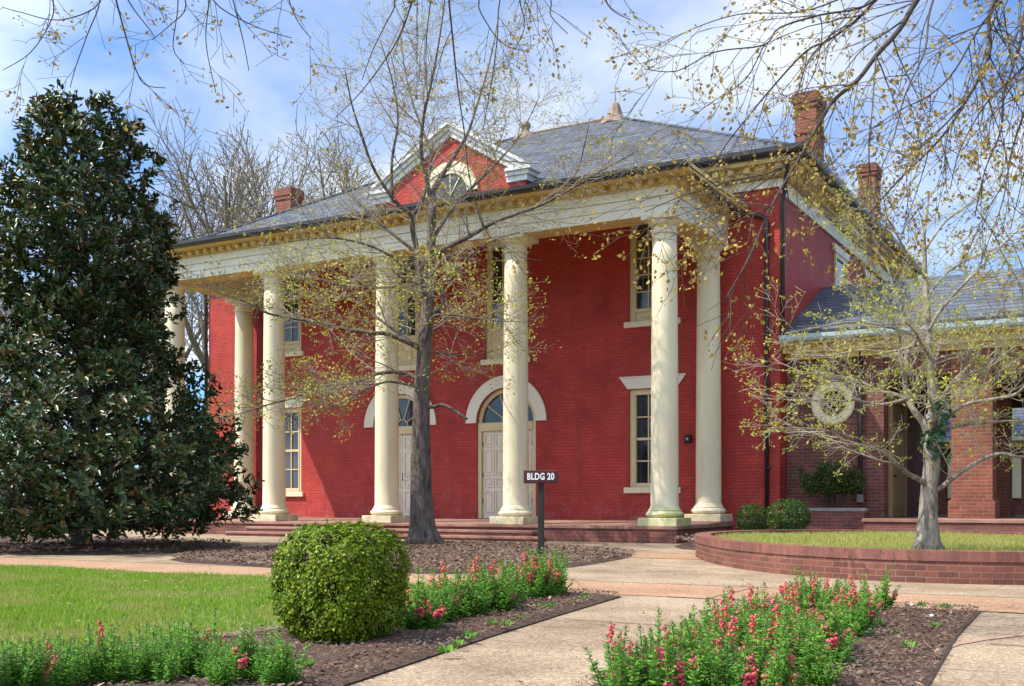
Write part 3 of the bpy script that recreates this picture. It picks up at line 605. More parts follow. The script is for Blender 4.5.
mb=MB(); g2=[(-.13,.12),(-.125,.03),(-.1,-.02),(-.05,-.04),(-.001,-.03),(-.001,.12)]
mb.prism([(EY0+a,7.97+b_) for a,b_ in g2],(EX0-.1,EX1+.1),'x'); mb.prism([(EX1-a,7.97+b_) for a,b_ in g2][::-1],(EY0+.002,EY1),'y'); mb.prism([(EX0+a,7.97+b_) for a,b_ in g2],(EY0+.002,EY1),'y')
bw(mb,'eaves_gutter',M['gutter'],bld)
# dormer gable on the wall line
DX0,DX1,DP=-9.12,-4.68,9.84; DZ=8.2
d=MB(); prof=[(DX0,7.9),(DX1,7.9),(DX1,8.55),(CX,DP),(DX0,8.55)]
d.prism(prof,(YW-.02,YW+.28),'y')
dm=bw(d,'dormer',M['red'],bld)
mb=MB(); mb.prism([(DX0+.2,8.0),(DX1-.2,8.0),(DX1-.2,8.5),(CX,DP-.1),(DX0+.2,8.5)],(YW+.281,7.2),'y'); mb.build('dormer_roof',M['slate'],dm)
for s in (-1,1):                                  # stepped raking coping with a level kneeler at its foot
    mb=MB(); xe=DX1 if s>0 else DX0
    for k,(o,t0,t1) in enumerate(((.00,.0,.13),(.07,.133,.23),(.15,.233,.31))):
        ox=s*o
        f=[(xe-s*.50,8.44+t0+.02),(xe+ox+s*.06,8.44+t0+.02),(xe+ox+s*.06,8.44+t1+.02),(xe-s*.50,8.44+t1+.02)]
        mb.prism(f if s>0 else f[::-1],(YW-.10-o*.8,YW+.34+k*.01),'y')
        sl_=(DP-8.55)/(CX-xe); nx,nz=(s*(DP-8.55),abs(CX-xe)); ln=math.hypot(nx,nz); nx/=ln; nz/=ln
        p0=(xe-s*.45,8.55-sl_*s*.45*1.0); p1=(CX,DP)
        p0=(xe-s*.12, 8.55+(DP-8.55)*(.12/abs(CX-xe)))
        q=[(p0[0]+nx*t0,p0[1]+nz*t0),(p1[0],p1[1]+t0/nz),(p1[0],p1[1]+t1/nz),(p0[0]+nx*t1,p0[1]+nz*t1)]
        mb.prism(q if s<0 else q[::-1],(YW-.098-o*.8,YW+.33+k*.01),'y')
    mb.build('coping',M['coping'],dm)
n=24; mb=MB(); zc=8.42; P=lambda q,a,yy:(CX-q*math.cos(a),yy,zc+q*math.sin(a))
for k in range(n):
    a0,a1=math.pi*k/n,math.pi*(k+1)/n; f0,f1=YW-.09,YW-.021
    mb.quad(P(.50,a0,f0),P(.80,a0,f0),P(.80,a1,f0),P(.50,a1,f0)); mb.quad(P(.80,a0,f0),P(.80,a0,f1),P(.80,a1,f1),P(.80,a1,f0)); mb.quad(P(.50,a0,f0),P(.50,a1,f0),P(.50,a1,f1),P(.50,a0,f1))
lu=mb.build('lunette',M['cream'],dm)
mb=MB(); mb.add([(CX,YW-.035,zc-.25)]+[P(.52,math.pi*k/n,YW-.035) for k in range(n+1)],[tuple([0]+[n+1-k for k in range(n+1)])]); mb.build('lunette_pane',M['glass'],lu)
mb=MB()
for a in (math.pi*.3,math.pi*.5,math.pi*.7): mb.tube([(CX,YW-.055,zc-.05),P(.51,a,YW-.055)],[.02,.02],4)
mb.build('lunette_bars',M['white'],lu)
# chimneys
def chimney(x0,x1,y0,y1,zb,zt):
    mb=MB(); h=zt-zb
    mb.box(x0,x1,y0,y1,zb,zt-.36); mb.box(x0-.03,x1+.03,y0-.03,y1+.03,zt-.95,zt-.86); mb.box(x0-.03,x1+.03,y0-.03,y1+.03,zt-.358,zt-.25); mb.box(x0-.055,x1+.055,y0-.055,y1+.055,zt-.248,zt-.04); mb.box(x0,x1,y0,y1,zt-.038,zt)
    mb.box(x0+.08,x1-.08,y0+.08,y1-.08,zt+.001,zt+.006,1)
    bw(mb,'chimney',[M['pier_brick'],M['dark']],bld)
chimney(1.20,1.68,4.9,5.6,7.9,10.10); chimney(1.12,1.58,11.7,12.4,7.9,10.3); chimney(-14.42,-13.85,5.0,5.5,7.9,10.15); chimney(-14.3,-13.7,6.9,7.4,7.9,10.2)
# rainwater pipes
mb=MB(); mb.tube([(.70,-.3,7.0),(.62,2.2,6.92),(.66,2.78,6.95),(.75,2.82,6.97),(1.10,2.83,6.83),(1.17,2.83,6.74),(1.17,2.83,.28)],[.045]*7,8); dp=bw(mb,'downpipe',M['gutter'],bld,smooth=True)
mb=MB()
for z in (1.5,3.3,5.1,6.4): mb.box(1.11,1.23,2.80,2.897,z,z+.05)
mb.build('pipe_clips',M['gutter'],dp)
mb=MB(); mb.tube([(1.85,2.25,7.86),(1.75,2.35,7.72),(1.55,2.82,7.3),(1.50,2.86,7.1),(1.50,2.86,4.2)],[.05]*5,8); bw(mb,'downpipe',M['gutter'],bld,smooth=True)
mb=MB(); mb.tube([(-15.45,2.3,7.86),(-15.12,2.86,7.2),(-15.12,2.86,.1)],[.05]*3,8); bw(mb,'downpipe',M['gutter'],bld,smooth=True)
# side windows on the right flank
for y in (8.2,11.6):
    mb=MB(); 
    for a,b_ in ((y-.62,y-.5),(y+.5,y+.62)): mb.box(XR+.002,XR+.05,a,b_,5.0,6.98)
    mb.box(XR+.002,XR+.05,y-.498,y+.498,6.86,6.98); mb.box(XR+.002,XR+.045,y-.498,y+.498,6.0,6.06)
    wv=bw(mb,'window',M['sashcream'],bld,bevel=.005)
    mb=MB(); mb.quad((XR+.012,y-.5,5.0),(XR+.012,y+.5,5.0),(XR+.012,y+.5,6.86),(XR+.012,y-.5,6.86)); mb.build('pane',M['glass'],wv)
    mb=MB(); mb.prism([(y-.68,6.983),(y+.68,6.983),(y+.86,7.17),(y-.86,7.17)],(XR+.003,XR+.07),'x'); mb.build('lintel',M['white'],wv,bevel=.005)
mb=MB(); mb.box(-.68,-.52,YW-.09,YW-.002,2.10,2.27); wb=mb.build('wall_box',M['black'],bevel=.015)
tag(wb,'small black box fixed to the red wall right of the lower window','box')
mb=MB(); mb.lathe([(.03,0),(.025,.02),(0.001,.03)],(0,0,0),12); lens=mb.build('lens',M['stone'],wb,smooth=True); lens.location=(-.6,YW-.092,2.175); lens.rotation_euler=(R(90),0,0)

# ------------------------------------------------------------------ brick annex on the right
ann = thing('brick_annex', 'low brown brick annex with a slate roof, round window and open loggia', 'annex', (8,6.5,0))
YA=3.35; AZ=4.03; LX0,LX1=3.47,4.76; PX1=5.52; LZ=3.35; XE=16
mb=MB(); rx,rz,rr=2.43,2.86,.30; n=32
# left wall with a round opening
sq=.36
for x0,x1,z0,z1 in ((1.44,3.13,0,rz-sq),(1.44,3.13,rz+sq,AZ),(1.44,rx-sq,rz-sq,rz+sq),(rx+sq,3.13,rz-sq,rz+sq)): mb.quad((x0,YA,z0),(x1,YA,z0),(x1,YA,z1),(x0,YA,z1))
for k in range(n):
    a0,a1=2*math.pi*k/n,2*math.pi*(k+1)/n
    def S(a):
        c_,s_=math.cos(a),math.sin(a); m_=max(abs(c_),abs(s_)); return (rx+sq*c_/m_,YA,rz+sq*s_/m_)
    def Cc(a,yy): return (rx+rr*math.cos(a),yy,rz+rr*math.sin(a))
    mb.quad(Cc(a0,YA),S(a0),S(a1),Cc(a1,YA)); mb.quad(Cc(a0,YA),Cc(a1,YA),Cc(a1,YA+.2),Cc(a0,YA+.2))
mb.box(3.13,LX0,YA-.06,YA+.4,0,AZ-.002); mb.box(3.11,LX0+.02,YA-.08,YA+.1,.3,.62)
mb.box(LX0+.002,LX1-.002,YA,YA+.4,LZ,AZ-.003); mb.box(PX1+.002,8.0,YA,YA+.4,LZ,AZ-.003); mb.box(8.0,XE,YA,YA+.4,0,AZ-.003)
mb.quad((LX0-.02,YA+.4,0),(LX0-.02,9.3,0),(LX0-.02,9.3,AZ),(LX0-.02,YA+.4,AZ)); mb.box(1.44,LX0,9.3,9.6,0,AZ); mb.box(8.02,XE,9.3,9.6,0,AZ); mb.box(LX0+.002,8.0,9.3,9.6,3.1,AZ)
bw(mb,'wall',M['brown_brick'],ann)
def pier(y0,y1):
    mb=MB(); mb.box(LX1,PX1,y0,y1,.3,AZ-.004); mb.box(LX1-.05,PX1+.05,y0-.05,y1+.05,.3,.80); mb.prism([(LX1-.05,.801),(PX1+.05,.801),(PX1+.002,.85),(LX1-.002,.85)],(y0-.045,y1+.045),'y')
    bw(mb,'pier',M['pier_brick'],ann)
pier(YA-.05,YA+.75); pier(6.3,7.1)
mb=MB(); mb.box(LX0,XE,YA+.41,9.29,3.42,3.5); bw(mb,'ceiling',M['concrete'],ann)
mb=MB(); mb.box(3.3,9.2,2.2,YA+.0,0,.40); mb.box(LX0+.02,8.0,YA+.001,9.4,0,.40); bw(mb,'loggia_base',M['terrace_brick'],ann)
mb=MB(); mb.box(3.27,9.23,2.17,YA-.06,.402,.47); mb.box(LX0+.02,8.0,YA-.058,9.4,.402,.468); bw(mb,'loggia_floor',M['paver'],ann,bevel=.008)
# round window
mb=MB()
for k in range(40):
    a0,a1=2*math.pi*k/40,2*math.pi*(k+1)/40; P=lambda q,a,yy:(rx+q*math.cos(a),yy,rz+q*math.sin(a)); f0=YA-.05
    mb.quad(P(.27,a0,f0),P(.31,a0,f0),P(.31,a1,f0),P(.27,a1,f0)); mb.quad(P(.31,a0,f0),P(.325,a0,f0-.03),P(.325,a1,f0-.03),P(.31,a1,f0)); mb.quad(P(.325,a0,f0-.03),P(.41,a0,f0-.03),P(.41,a1,f0-.03),P(.325,a1,f0-.03)); mb.quad(P(.41,a0,f0-.03),P(.45,a0,f0),P(.45,a1,f0),P(.41,a1,f0-.03)); mb.quad(P(.45,a0,f0),P(.45,a0,YA),P(.45,a1,YA),P(.45,a1,f0)); mb.quad(P(.27,a0,f0),P(.27,a1,f0),P(.27,a1,YA+.15),P(.27,a0,YA+.15))
rw=bw(mb,'round_window',M['cream'],ann)
mb=MB(); mb.add([(rx+.29*math.cos(2*math.pi*k/32),YA+.12,rz+.29*math.sin(2*math.pi*k/32)) for k in range(32)],[tuple(range(32))]); mb.build('pane',M['dark'],rw)
mb=MB()
for q in range(4):
    a=math.pi/4+q*math.pi/2; c_=(rx+.30*math.cos(a),rz+.30*math.sin(a))
    pts=[]
    for k in range(9):
        t_=a+math.pi-R(62)+R(124)*k/8; pts.append((c_[0]+.2*math.cos(t_),YA+.09,c_[1]+.2*math.sin(t_)))
    mb.tube(pts,[.013]*9,4)
mb.build('tracery',M['cream'],rw)
# eaves and roof
mb=MB(); mb.box(1.45,XE,YA-.10,YA-.003,AZ-.22,AZ-.10); mb.box(1.45,XE,YA-.30,YA-.004,AZ-.098,AZ+.06); mb.box(1.45,XE,YA-.48,YA-.005,AZ+.062,AZ+.14)
fa=bw(mb,'cornice',M['ochre'],ann,bevel=.006)
mb=MB(); x=1.6
while x<12: mb.box(x,x+.09,YA-.40,YA-.303,AZ-.03,AZ+.058); x+=.36
mb.build('brackets',M['ochre'],fa)
gp=[(-.13,.11),(-.125,.03),(-.1,-.015),(-.05,-.03),(0,-.02),(0,.11)]
mb=MB(); mb.prism([(YA-.485+a,AZ+.14+b_) for a,b_ in gp],(1.46,XE),'x'); bw(mb,'gutter',M['palegutter'],ann)
mb=MB(); mb.add([(1.44,2.83,4.27),(XE,2.83,4.27),(XE,6.5,5.93),(1.44,6.5,5.93),(XE,10.2,4.27),(1.44,10.2,4.27)],[(0,1,2,3),(3,2,4,5),(0,5,4,1),(1,4,2),(0,3,5)]); bw(mb,'roof',M['slate2'],ann)
mb=MB(); mb.box(1.44,XE,2.87,2.96,4.30,4.36); bw(mb,'snow_board',M['gutter'],ann)
# door on the loggia's left wall
mb=MB(); xd=LX0-.018
mb.box(xd,xd+.09,3.80,3.93,.47,3.0); mb.box(xd,xd+.09,5.35,5.48,.47,3.0); mb.box(xd,xd+.09,3.932,5.348,2.9,3.0); mb.box(xd,xd+.085,3.932,5.348,2.42,2.50)
dr=bw(mb,'door',M['tandoor'],ann,bevel=.006)
mb=MB(); mb.box(xd,xd+.05,3.933,5.347,.48,2.419)
for k in range(3):
    for z0,z1 in ((.62,1.15),(1.3,2.3)): mb.box(xd+.05,xd+.062,4.02+.45*k,4.36+.45*k,z0,z1)
mb.build('door_leaf',M['tandoor'],dr,bevel=.004)
mb=MB(); mb.box(xd+.01,xd+.03,3.933,5.347,2.502,2.898); mb.build('transom',M['glass'],dr)
mb=MB()
for k in range(1,6): mb.box(xd+.032,xd+.05,3.933+.236*k-.012,3.933+.236*k+.012,2.502,2.898)
mb.build('transom_bars',M['tandoor'],dr)
mb=MB(); mb.box(xd+.05,xd+.13,4.05,4.19,1.33,1.37); mb.build('handle',M['black'],dr)
mb=MB(); mb.tube([(3.0,YA-.06,3.9),(3.0,YA-.06,.78)],[.045,.045],8); dpp=bw(mb,'downpipe',M['gutter'],ann,smooth=True)
mb=MB(); mb.box(2.94,3.06,YA-.13,YA-.01,.78,.95); mb.build('pipe_shoe',M['concrete'],dpp,bevel=.01)
g=at(937.7,393,24.2)
gl=thing('globe_lamp','small white globe lamp hanging in the loggia behind the young tree','lamp',(g.x,g.y,3.41))
mb=MB(); mb.tube([(0,0,0),(0,0,g.z+.09-3.41)],[.012,.012],6); mb.build('rod',M['black'],gl)
mb=MB(); zc_=g.z-3.41; mb.lathe([(.1*math.sin(math.pi*k/10)+.001,zc_-.1*math.cos(math.pi*k/10)) for k in range(11)],(0,0,0),16); mb.build('globe',M['stone'],gl,smooth=True)
# low brick planter box by the annex wall
pb_=thing('brick_planter','low straight brick planter with a pale concrete cap against the annex wall','planter',(2.7,2.9,0))
mb=MB(); mb.box(1.95,3.24,2.55,2.75,0,.60); mb.box(1.95,2.1,2.751,3.32,0,.60); mb.box(3.03,3.10,2.751,3.25,0,.60); bw(mb,'wall',M['terrace_brick'],pb_)
mb=MB(); mb.box(1.92,3.26,2.52,2.80,.602,.675); bw(mb,'cap',M['concrete'],pb_,bevel=.012)
mb=MB(); mb.box(2.101,3.029,2.751,3.24,.1,.56); bw(mb,'soil',M['mulch'],pb_)

# ------------------------------------------------------------------ curved brick planter
PL0,PD0,PA,PC,PN=5.72,14.8,3.1,4.18,2.5
def plan(s,k,n):
    t_=2*math.pi*k/n; c_,q=math.cos(t_),math.sin(t_)
    return (PL0+(PA+s)*math.copysign(abs(c_)**(2/PN),c_), PD0+(PC+s)*math.copysign(abs(q)**(2/PN),q))
NP=160
def ringpts(s):
    Pp=[plan(s,k,NP) for k in range(NP)]; Pp.append(Pp[0])
    out=[Pp[0]]; return Pp
def curved_wall(z0,z1,so_,si):
    O=ringpts(so_); I=ringpts(si); mb=MB(); mb.uv=[]; u=0
    for k in range(NP):
        du=math.hypot(O[k+1][0]-O[k][0],O[k+1][1]-O[k][1])
        o0,o1,i0,i1=[LD(*q) for q in (O[k],O[k+1],I[k],I[k+1])]
        mb.quad((*o0,z0),(*o1,z0),(*o1,z1),(*o0,z1)); mb.uv+=[(u,z0),(u+du,z0),(u+du,z1),(u,z1)]
        mb.quad((*o0,z1),(*o1,z1),(*i1,z1),(*i0,z1)); mb.uv+=[(u,.02),(u+du,.02),(u+du,.2),(u,.2)]
        mb.quad((*i1,z0),(*i0,z0),(*i0,z1),(*i1,z1)); mb.uv+=[(u+du,z0),(u,z0),(u,z1),(u+du,z1)]
        u+=du
    return mb
c_=LD(PL0,PD0)
cp=thing('curved_planter','long curved red brick planter with a rowlock cap, full of short grass','planter',(c_[0],c_[1],0))
bw(curved_wall(0.0,.222,0,-.2),'wall',M['planter_brick'],cp)
bw(curved_wall(.224,.325,.012,-.215),'cap',M['cap_brick'],cp)
mb=MB(); I=[LD(*q) for q in ringpts(-.19)[:-1]]; mb.add([(x,y,.255) for x,y in I],[tuple(range(len(I)))]); bw(mb,'soil',M['soil'],cp)

# ------------------------------------------------------------------ far building seen through the loggia
fb=thing('far_building','distant low brick building with a blue grey roof seen through the loggia','building',(9,21,0))
mb=MB(); mb.box(-2,22,18,24,0,2.75); bw(mb,'wall',M['brown_brick'],fb)
mb=MB(); mb.box(-2.2,22.2,17.7,18.0,2.5,2.82); bw(mb,'cornice',M['ochre'],fb)
mb=MB(); mb.box(-2.2,22.2,17.52,17.69,2.70,2.84); bw(mb,'gutter',M['palegutter'],fb)
mb=MB(); mb.prism([(17.5,2.86),(24.5,2.86),(21,4.7)],(-2.3,22.3),'x'); bw(mb,'roof',M['slate2'],fb)
for x in (1.75,2.75,4.6,6.4,8.2):
    mb=MB(); mb.box(x-.16,x+.16,17.93,18.0,.9,2.2); bw(mb,'window',M['cream'],fb)
# ------------------------------------------------------------------ the sign
p=at(541,558,15.75)
sg=thing('building_sign','small maroon sign reading BLDG 20 on a dark wooden post in the mulch','sign',(p.x,p.y,0),rz=R(24))
mb=MB(); mb.box(-.043,.043,-.043,.043,0,1.07); mb.build('post',M['signpost'],sg,bevel=.006)
mb=MB(); mb.box(-.245,.245,-.075,-.045+.09,1.072,1.255); bd=mb.build('board',M['signboard'],sg,bevel=.010)
fc=bpy.data.curves.new('letters','FONT'); fc.body='BLDG 20'; fc.size=.13; fc.align_x='CENTER'; fc.align_y='CENTER'; fc.extrude=.002; fc.offset=.0042; fc.space_character=1.08
fo=bpy.data.objects.new('tmp',fc); C.objects.link(fo)
dg=bpy.context.evaluated_depsgraph_get(); me=bpy.data.meshes.new_from_object(fo.evaluated_get(dg)); bpy.data.objects.remove(fo)
lo=bpy.data.objects.new('lettering',me); C.objects.link(lo); me.materials.clear(); me.materials.append(M['lettering']); lo.parent=bd; lo.location=(0,-.0775,1.163); lo.rotation_euler=(R(90),0,0); lo.scale=(.74,1.0,1)

# ------------------------------------------------------------------ trees
def rv(r): 
    v=np.array([r.gauss(0,1),r.gauss(0,1),r.gauss(0,1)]); return v/np.linalg.norm(v)
def nz(v): return v/(np.linalg.norm(v)+1e-9)
class Tree:
    def __init__(s,seed): s.r=random.Random(seed); s.big=MB(); s.tw=MB(); s.tips=[]
    def limb(s,pts,r0,r1,sides=8,big=True):
        P=[np.array(tuple(p)) for p in pts]
        # Catmull-Rom, a little wobble
        Q=[]; n=len(P)
        for i in range(n-1):
            a,b_,c_,d_=P[max(i-1,0)],P[i],P[i+1],P[min(i+2,n-1)]
            for k in range(4):
                t=k/4; Q.append(.5*((2*b_)+(c_-a)*t+(2*a-5*b_+4*c_-d_)*t*t+(3*b_-a-3*c_+d_)*t**3))
        Q.append(P[-1])
        m=len(Q); rad=[r0+(r1-r0)*(i/(m-1))**.8 for i in range(m)]
        (s.big if big else s.tw).tube(Q,rad,sides); return Q,rad
    def grow(s,p,d,L_,r,lv,maxlv,cfg):
        R_=s.r; n=max(3,int(L_/cfg['seg'][min(lv,len(cfg['seg'])-1)])); pts=[p]; q=p; dd=nz(d)
        for i in range(n):
            dd=nz(dd+rv(R_)*cfg['wig']+np.array([0,0,cfg['up'][min(lv,len(cfg['up'])-1)]])*(1/n)*2)
            q=q+dd*L_/n; pts.append(q)
        re=max(r*.3,cfg['rmin']); rad=[r+(re-r)*i/n for i in range(n+1)]
        (s.big if r>cfg['bigr'] else s.tw).tube(pts,rad,6 if r>.03 else (4 if r>.008 else 3),cap=False)
        if lv>=maxlv:
            s.tips.append((pts[-1],dd)); 
            if cfg.get('mid') and R_.random()<cfg['mid']: s.tips.append((pts[len(pts)//2],dd))
            return
        s.sprout(pts,rad,L_,lv,maxlv,cfg)
        s.tips.append((pts[-1],dd))
    def sprout(s,pts,rad,L_,lv,maxlv,cfg,t0=None):
        R_=s.r; k=cfg['n'][min(lv,len(cfg['n'])-1)]; k=max(1,int(k*R_.uniform(.7,1.3))); m=len(pts)-1
        t0=cfg.get('t0',.2) if t0 is None else t0
        for j in range(k):
            t=t0+(1-t0)*(j+R_.random())/k; t=min(t,.999); i=int(t*m); f=t*m-i
            p=pts[i]*(1-f)+pts[i+1]*f; tan=nz(pts[i+1]-pts[i]); ax=nz(np.cross(tan,rv(R_)))
            ax=nz(ax*np.array([1,1,cfg.get('flat',1.0)]))
            ang=R_.uniform(*cfg['ang']); dd=tan*math.cos(ang)+ax*math.sin(ang)
            l=cfg['len'][min(lv,len(cfg['len'])-1)]*R_.uniform(.6,1.25)*(1-.45*t)
            s.grow(p,dd,l,max(cfg['rmin'],min(rad[i]*.62,l*cfg['rl'])),lv+1,maxlv,cfg)
def leaf_cloud(name,tips,n,size,mat,parent,seed,spread=.03,prob=1.0,droop=0.0,wd=.5):
    r=np.random.default_rng(seed); V=[]; F=[]
    T=[t for t in tips if r.random()<prob]
    if not T: return None
    P=np.array([t[0] for t in T]); D=np.array([t[1] for t in T])
    P=np.repeat(P,n,0); D=np.repeat(D,n,0); m=len(P)
    d=D*.6+r.normal(0,.7,(m,3)); d[:,2]-=droop; d/=np.linalg.norm(d,axis=1)[:,None]
    u=np.cross(d,r.normal(0,1,(m,3))); u/=np.linalg.norm(u,axis=1)[:,None]; nrm=np.cross(d,u)
    L_=size*r.uniform(.6,1.25,(m,1)); P=P+r.normal(0,spread,(m,3))
    a=P; b=P+d*L_*.5+u*L_*wd*.5+nrm*L_*.08; c=P+d*L_; e=P+d*L_*.5-u*L_*wd*.5+nrm*L_*.08
    V=np.stack([a,b,c,e],1).reshape(-1,3); F=np.arange(4*m).reshape(m,4)
    return np_obj(name,V,F,mat,parent)
def finish(t,root,barkmat,twigmat,tname='trunk'):
    o=t.big.build(tname,barkmat,None,smooth=True); o.parent=root; o.matrix_parent_inverse=Matrix.Translation(root.location).inverted()
    o2=t.tw.build('branches',twigmat,None,smooth=True); o2.parent=root; o2.matrix_parent_inverse=Matrix.Translation(root.location).inverted()
def under(o,root):
    if o: o.parent=root; o.matrix_parent_inverse=Matrix.Translation(root.location).inverted()
def chain(pxs,D0,D1): 
    n=len(pxs); return [at(x,y,D0+(D1-D0)*(i/(n-1))**1.2) for i,(x,y) in enumerate(pxs)]

# --- the dark-trunked tree in the mulch island
D=20.3; T=Tree(12); p=at(424,547,D)
root=thing('young_maple','tall dark grey trunked tree with small yellow buds in front of the columns','tree',(p.x,p.y,0))
q=[at(424,548,D),at(423,538,D),at(422,518,D),at(421,480,D),at(421,420,D),at(422,385,D),at(425,340,D),at(428,300,D),at(430,262,D),at(432,222,D),at(432,190,D)]
T.big.tube(q,[.34,.28,.225,.195,.162,.145,.128,.112,.095,.08,.07],14)
for a in range(7):                                  # root flares
    t_=a*.9+.3; b0=np.array(tuple(q[0])); T.big.tube([b0+np.array([math.cos(t_)*.15,math.sin(t_)*.15,.42]),b0+np.array([math.cos(t_)*.25,math.sin(t_)*.25,.14]),b0+np.array([math.cos(t_)*.46,math.sin(t_)*.46,-.06])],[.05,.10,.06],7)
cfg=dict(seg=[.3,.22,.14,.1],wig=.16,up=[.25,.18,.10,.05],n=[9,7,6,5],len=[1.5,.85,.42,.2],ang=(.5,1.05),rl=.011,rmin=.003,bigr=.022,t0=.15,flat=.6)
LM=[ # pixel chain, depth offset at the end, r0, r1
 ([(431,195),(440,178),(447,168),(458,150),(469,130),(480,95),(490,60),(498,20)],1.2,.085,.012),
 ([(431,205),(427,180),(421,150),(424,115),(432,80),(440,35),(446,-10)],-1.0,.075,.012),
 ([(424,298),(421,270),(413,232),(412,216),(400,206),(388,192),(372,165),(362,136),(352,105),(345,70)],-1.6,.10,.012),
 ([(413,214),(420,205),(428,180),(430,150),(415,110),(405,70),(400,30)],1.6,.07,.012),
 ([(392,196),(392,160),(398,120),(392,80),(380,40)],-.6,.05,.01),
 ([(432,258),(448,247),(470,236),(497,221),(536,207),(564,193),(599,172),(640,150)],-1.5,.085,.01),
 ([(540,206),(574,176),(584,147),(590,118)],-1.2,.03,.008),
 ([(432,240),(455,205),(490,170),(520,135),(540,95)],2.2,.06,.01),
 ([(431,318),(443,304),(441,284),(460,266),(475,252),(492,241),(520,232)],1.0,.06,.009),
 ([(424,356),(431,319),(453,315),(489,320),(527,322)],-1.6,.05,.007),
 ([(424,352),(440,353),(458,355),(490,352),(520,340)],1.5,.035,.006),
 ([(422,406),(432,407),(443,405),(455,411),(467,419)],-.5,.06,.03),
 ([(423,350),(414,345),(388,334),(371,333),(340,328),(320,323),(270,314),(246,302),(214,291)],-1.2,.085,.008),
 ([(423,347),(412,343),(393,329),(376,317),(354,300),(325,291),(299,281)],1.2,.06,.008),
 ([(421,384),(414,377),(398,372),(376,374),(350,384),(326,386),(293,398),(267,405),(245,412),(220,418)],.5,.075,.007),
 ([(422,388),(405,384),(385,382),(362,392),(340,404),(318,408)],-1.8,.05,.006),
 ([(428,292),(414,285),(376,288),(340,284),(312,276),(282,262)],2.0,.055,.008),
 ([(428,288),(400,262),(370,246),(335,238),(300,240),(262,246)],-1.4,.055,.008),
 ([(430,262),(395,236),(362,206),(335,180),(312,148)],1.4,.055,.008),
 ([(428,300),(420,285),(405,280),(392,270)],-3.0,.05,.01),
 ([(429,280),(440,262),(452,255),(462,250)],3.2,.05,.01),
 ([(424,340),(430,330),(440,322),(448,312)],3.0,.05,.01),
]
for ch,do,r0,r1 in LM:
    Q,rad=T.limb(chain(ch,D,D+do),r0*.72,r1*.8,8)
    Ln=sum(np.linalg.norm(Q[i+1]-Q[i]) for i in range(len(Q)-1)); c2=dict(cfg); low=ch[-1][1]>225; c2['n']=[max(4,int(Ln*((4.0 if ch[-1][0]<425 else 2.6) if low else 3.6))),7 if (low and ch[-1][0]<425) else 6,5,4]; c2['up']=[.10,.10,.06,.04]; c2['flat']=.45; c2['ang']=(.6,1.2)
    c2['len']=[min(1.5,.5+Ln*.33),.75,.38,.2]
    if len(ch)==5 and ch[-1]==(467,419): continue
    T.sprout(Q,rad,Ln,0,3,c2,t0=.2)
finish(T,root,M['bark_dark'],M['twig'])
print('maple tips',len(T.tips))
lowt=[t for t in T.tips if t[0][2]<5.4]; hit=[t for t in T.tips if t[0][2]>=5.4]
under(leaf_cloud('foliage',lowt,3,.066,M['budleaf'],None,1,spread=.05,prob=.85),root)
under(leaf_cloud('buds',hit,3,.05,M['budleaf'],None,2,spread=.03,prob=.5),root)

# --- the pale young tree in the curved planter
D=12.1; T=Tree(23); p=at(928,549,D)
root=thing('young_dogwood','pale barked low branching young tree in the curved brick planter','tree',(p.x,p.y,.255))
T.big.tube([at(928,551,D),at(927,540,D),at(928,520,D),at(929,492,D),at(932,464,D),at(931,442,D)],[.185,.14,.105,.092,.088,.085],12)
T.big.tube([at(931,444,D),at(933,415,D),at(932,385,D),at(930,352,D),at(927,310,D+.1),at(925,275,D+.2),at(924,235,D+.3),at(929,198,D+.3)],[.062,.055,.048,.042,.036,.030,.02,.01],9)
cfg=dict(seg=[.2,.12,.08,.06],wig=.17,up=[.10,.16,.10,.05],n=[9,7,5,4],len=[.8,.42,.2,.1],ang=(.5,1.1),rl=.012,rmin=.002,bigr=.012,t0=.12,flat=.35)
LM=[
 ([(930,444),(924,424),(915,412),(907,397),(905,377),(907,355),(917,333),(900,307),(889,271),(878,253),(846,227)],.5,.075,.008),
 ([(906,384),(901,360),(898,330),(880,300),(862,285)],-.6,.035,.006),
 ([(928,494),(923,482),(907,473),(887,455),(868,447),(846,441),(827,431),(795,428),(766,428)],-.6,.06,.006),
 ([(930,492),(939,489),(964,470),(996,454),(1024,457),(1070,452)],-.4,.06,.012),
 ([(931,436),(954,427),(979,423),(1019,421),(1065,424)],.3,.045,.01),
 ([(932,430),(947,417),(964,405),(987,400),(1014,395),(1030,384),(1075,372)],-.7,.055,.01),
 ([(932,424),(945,405),(954,397),(964,387),(989,364),(1010,350),(1040,322)],.6,.05,.01),
 ([(933,412),(950,385),(972,362),(990,330),(1005,300)],1.0,.04,.008),
 ([(908,400),(892,393),(880,391),(853,379),(816,373),(775,370)],.4,.04,.006),
 ([(910,398),(880,405),(855,400),(830,402),(800,398)],-.8,.035,.006),
 ([(929,330),(940,311),(962,286),(984,264),(1013,235),(1050,200)],-.3,.035,.008),
 ([(927,300),(938,282),(955,267),(985,252),(1015,243)],.9,.03,.006),
 ([(917,337),(900,330),(882,326),(855,322),(827,326),(787,333)],-.5,.035,.006),
 ([(917,345),(890,352),(860,350),(825,356),(790,354)],.9,.035,.006),
 ([(926,280),(905,250),(890,222),(872,205)],-.4,.028,.006),
 ([(925,250),(945,222),(968,205),(990,190)],.3,.025,.005),
 ([(932,432),(934,415),(930,400),(925,390)],-1.3,.045,.008),
 ([(931,380),(936,360),(940,345),(942,330)],1.5,.04,.008),
 ([(931,360),(922,345),(915,332),(905,322)],-1.2,.035,.008),
]
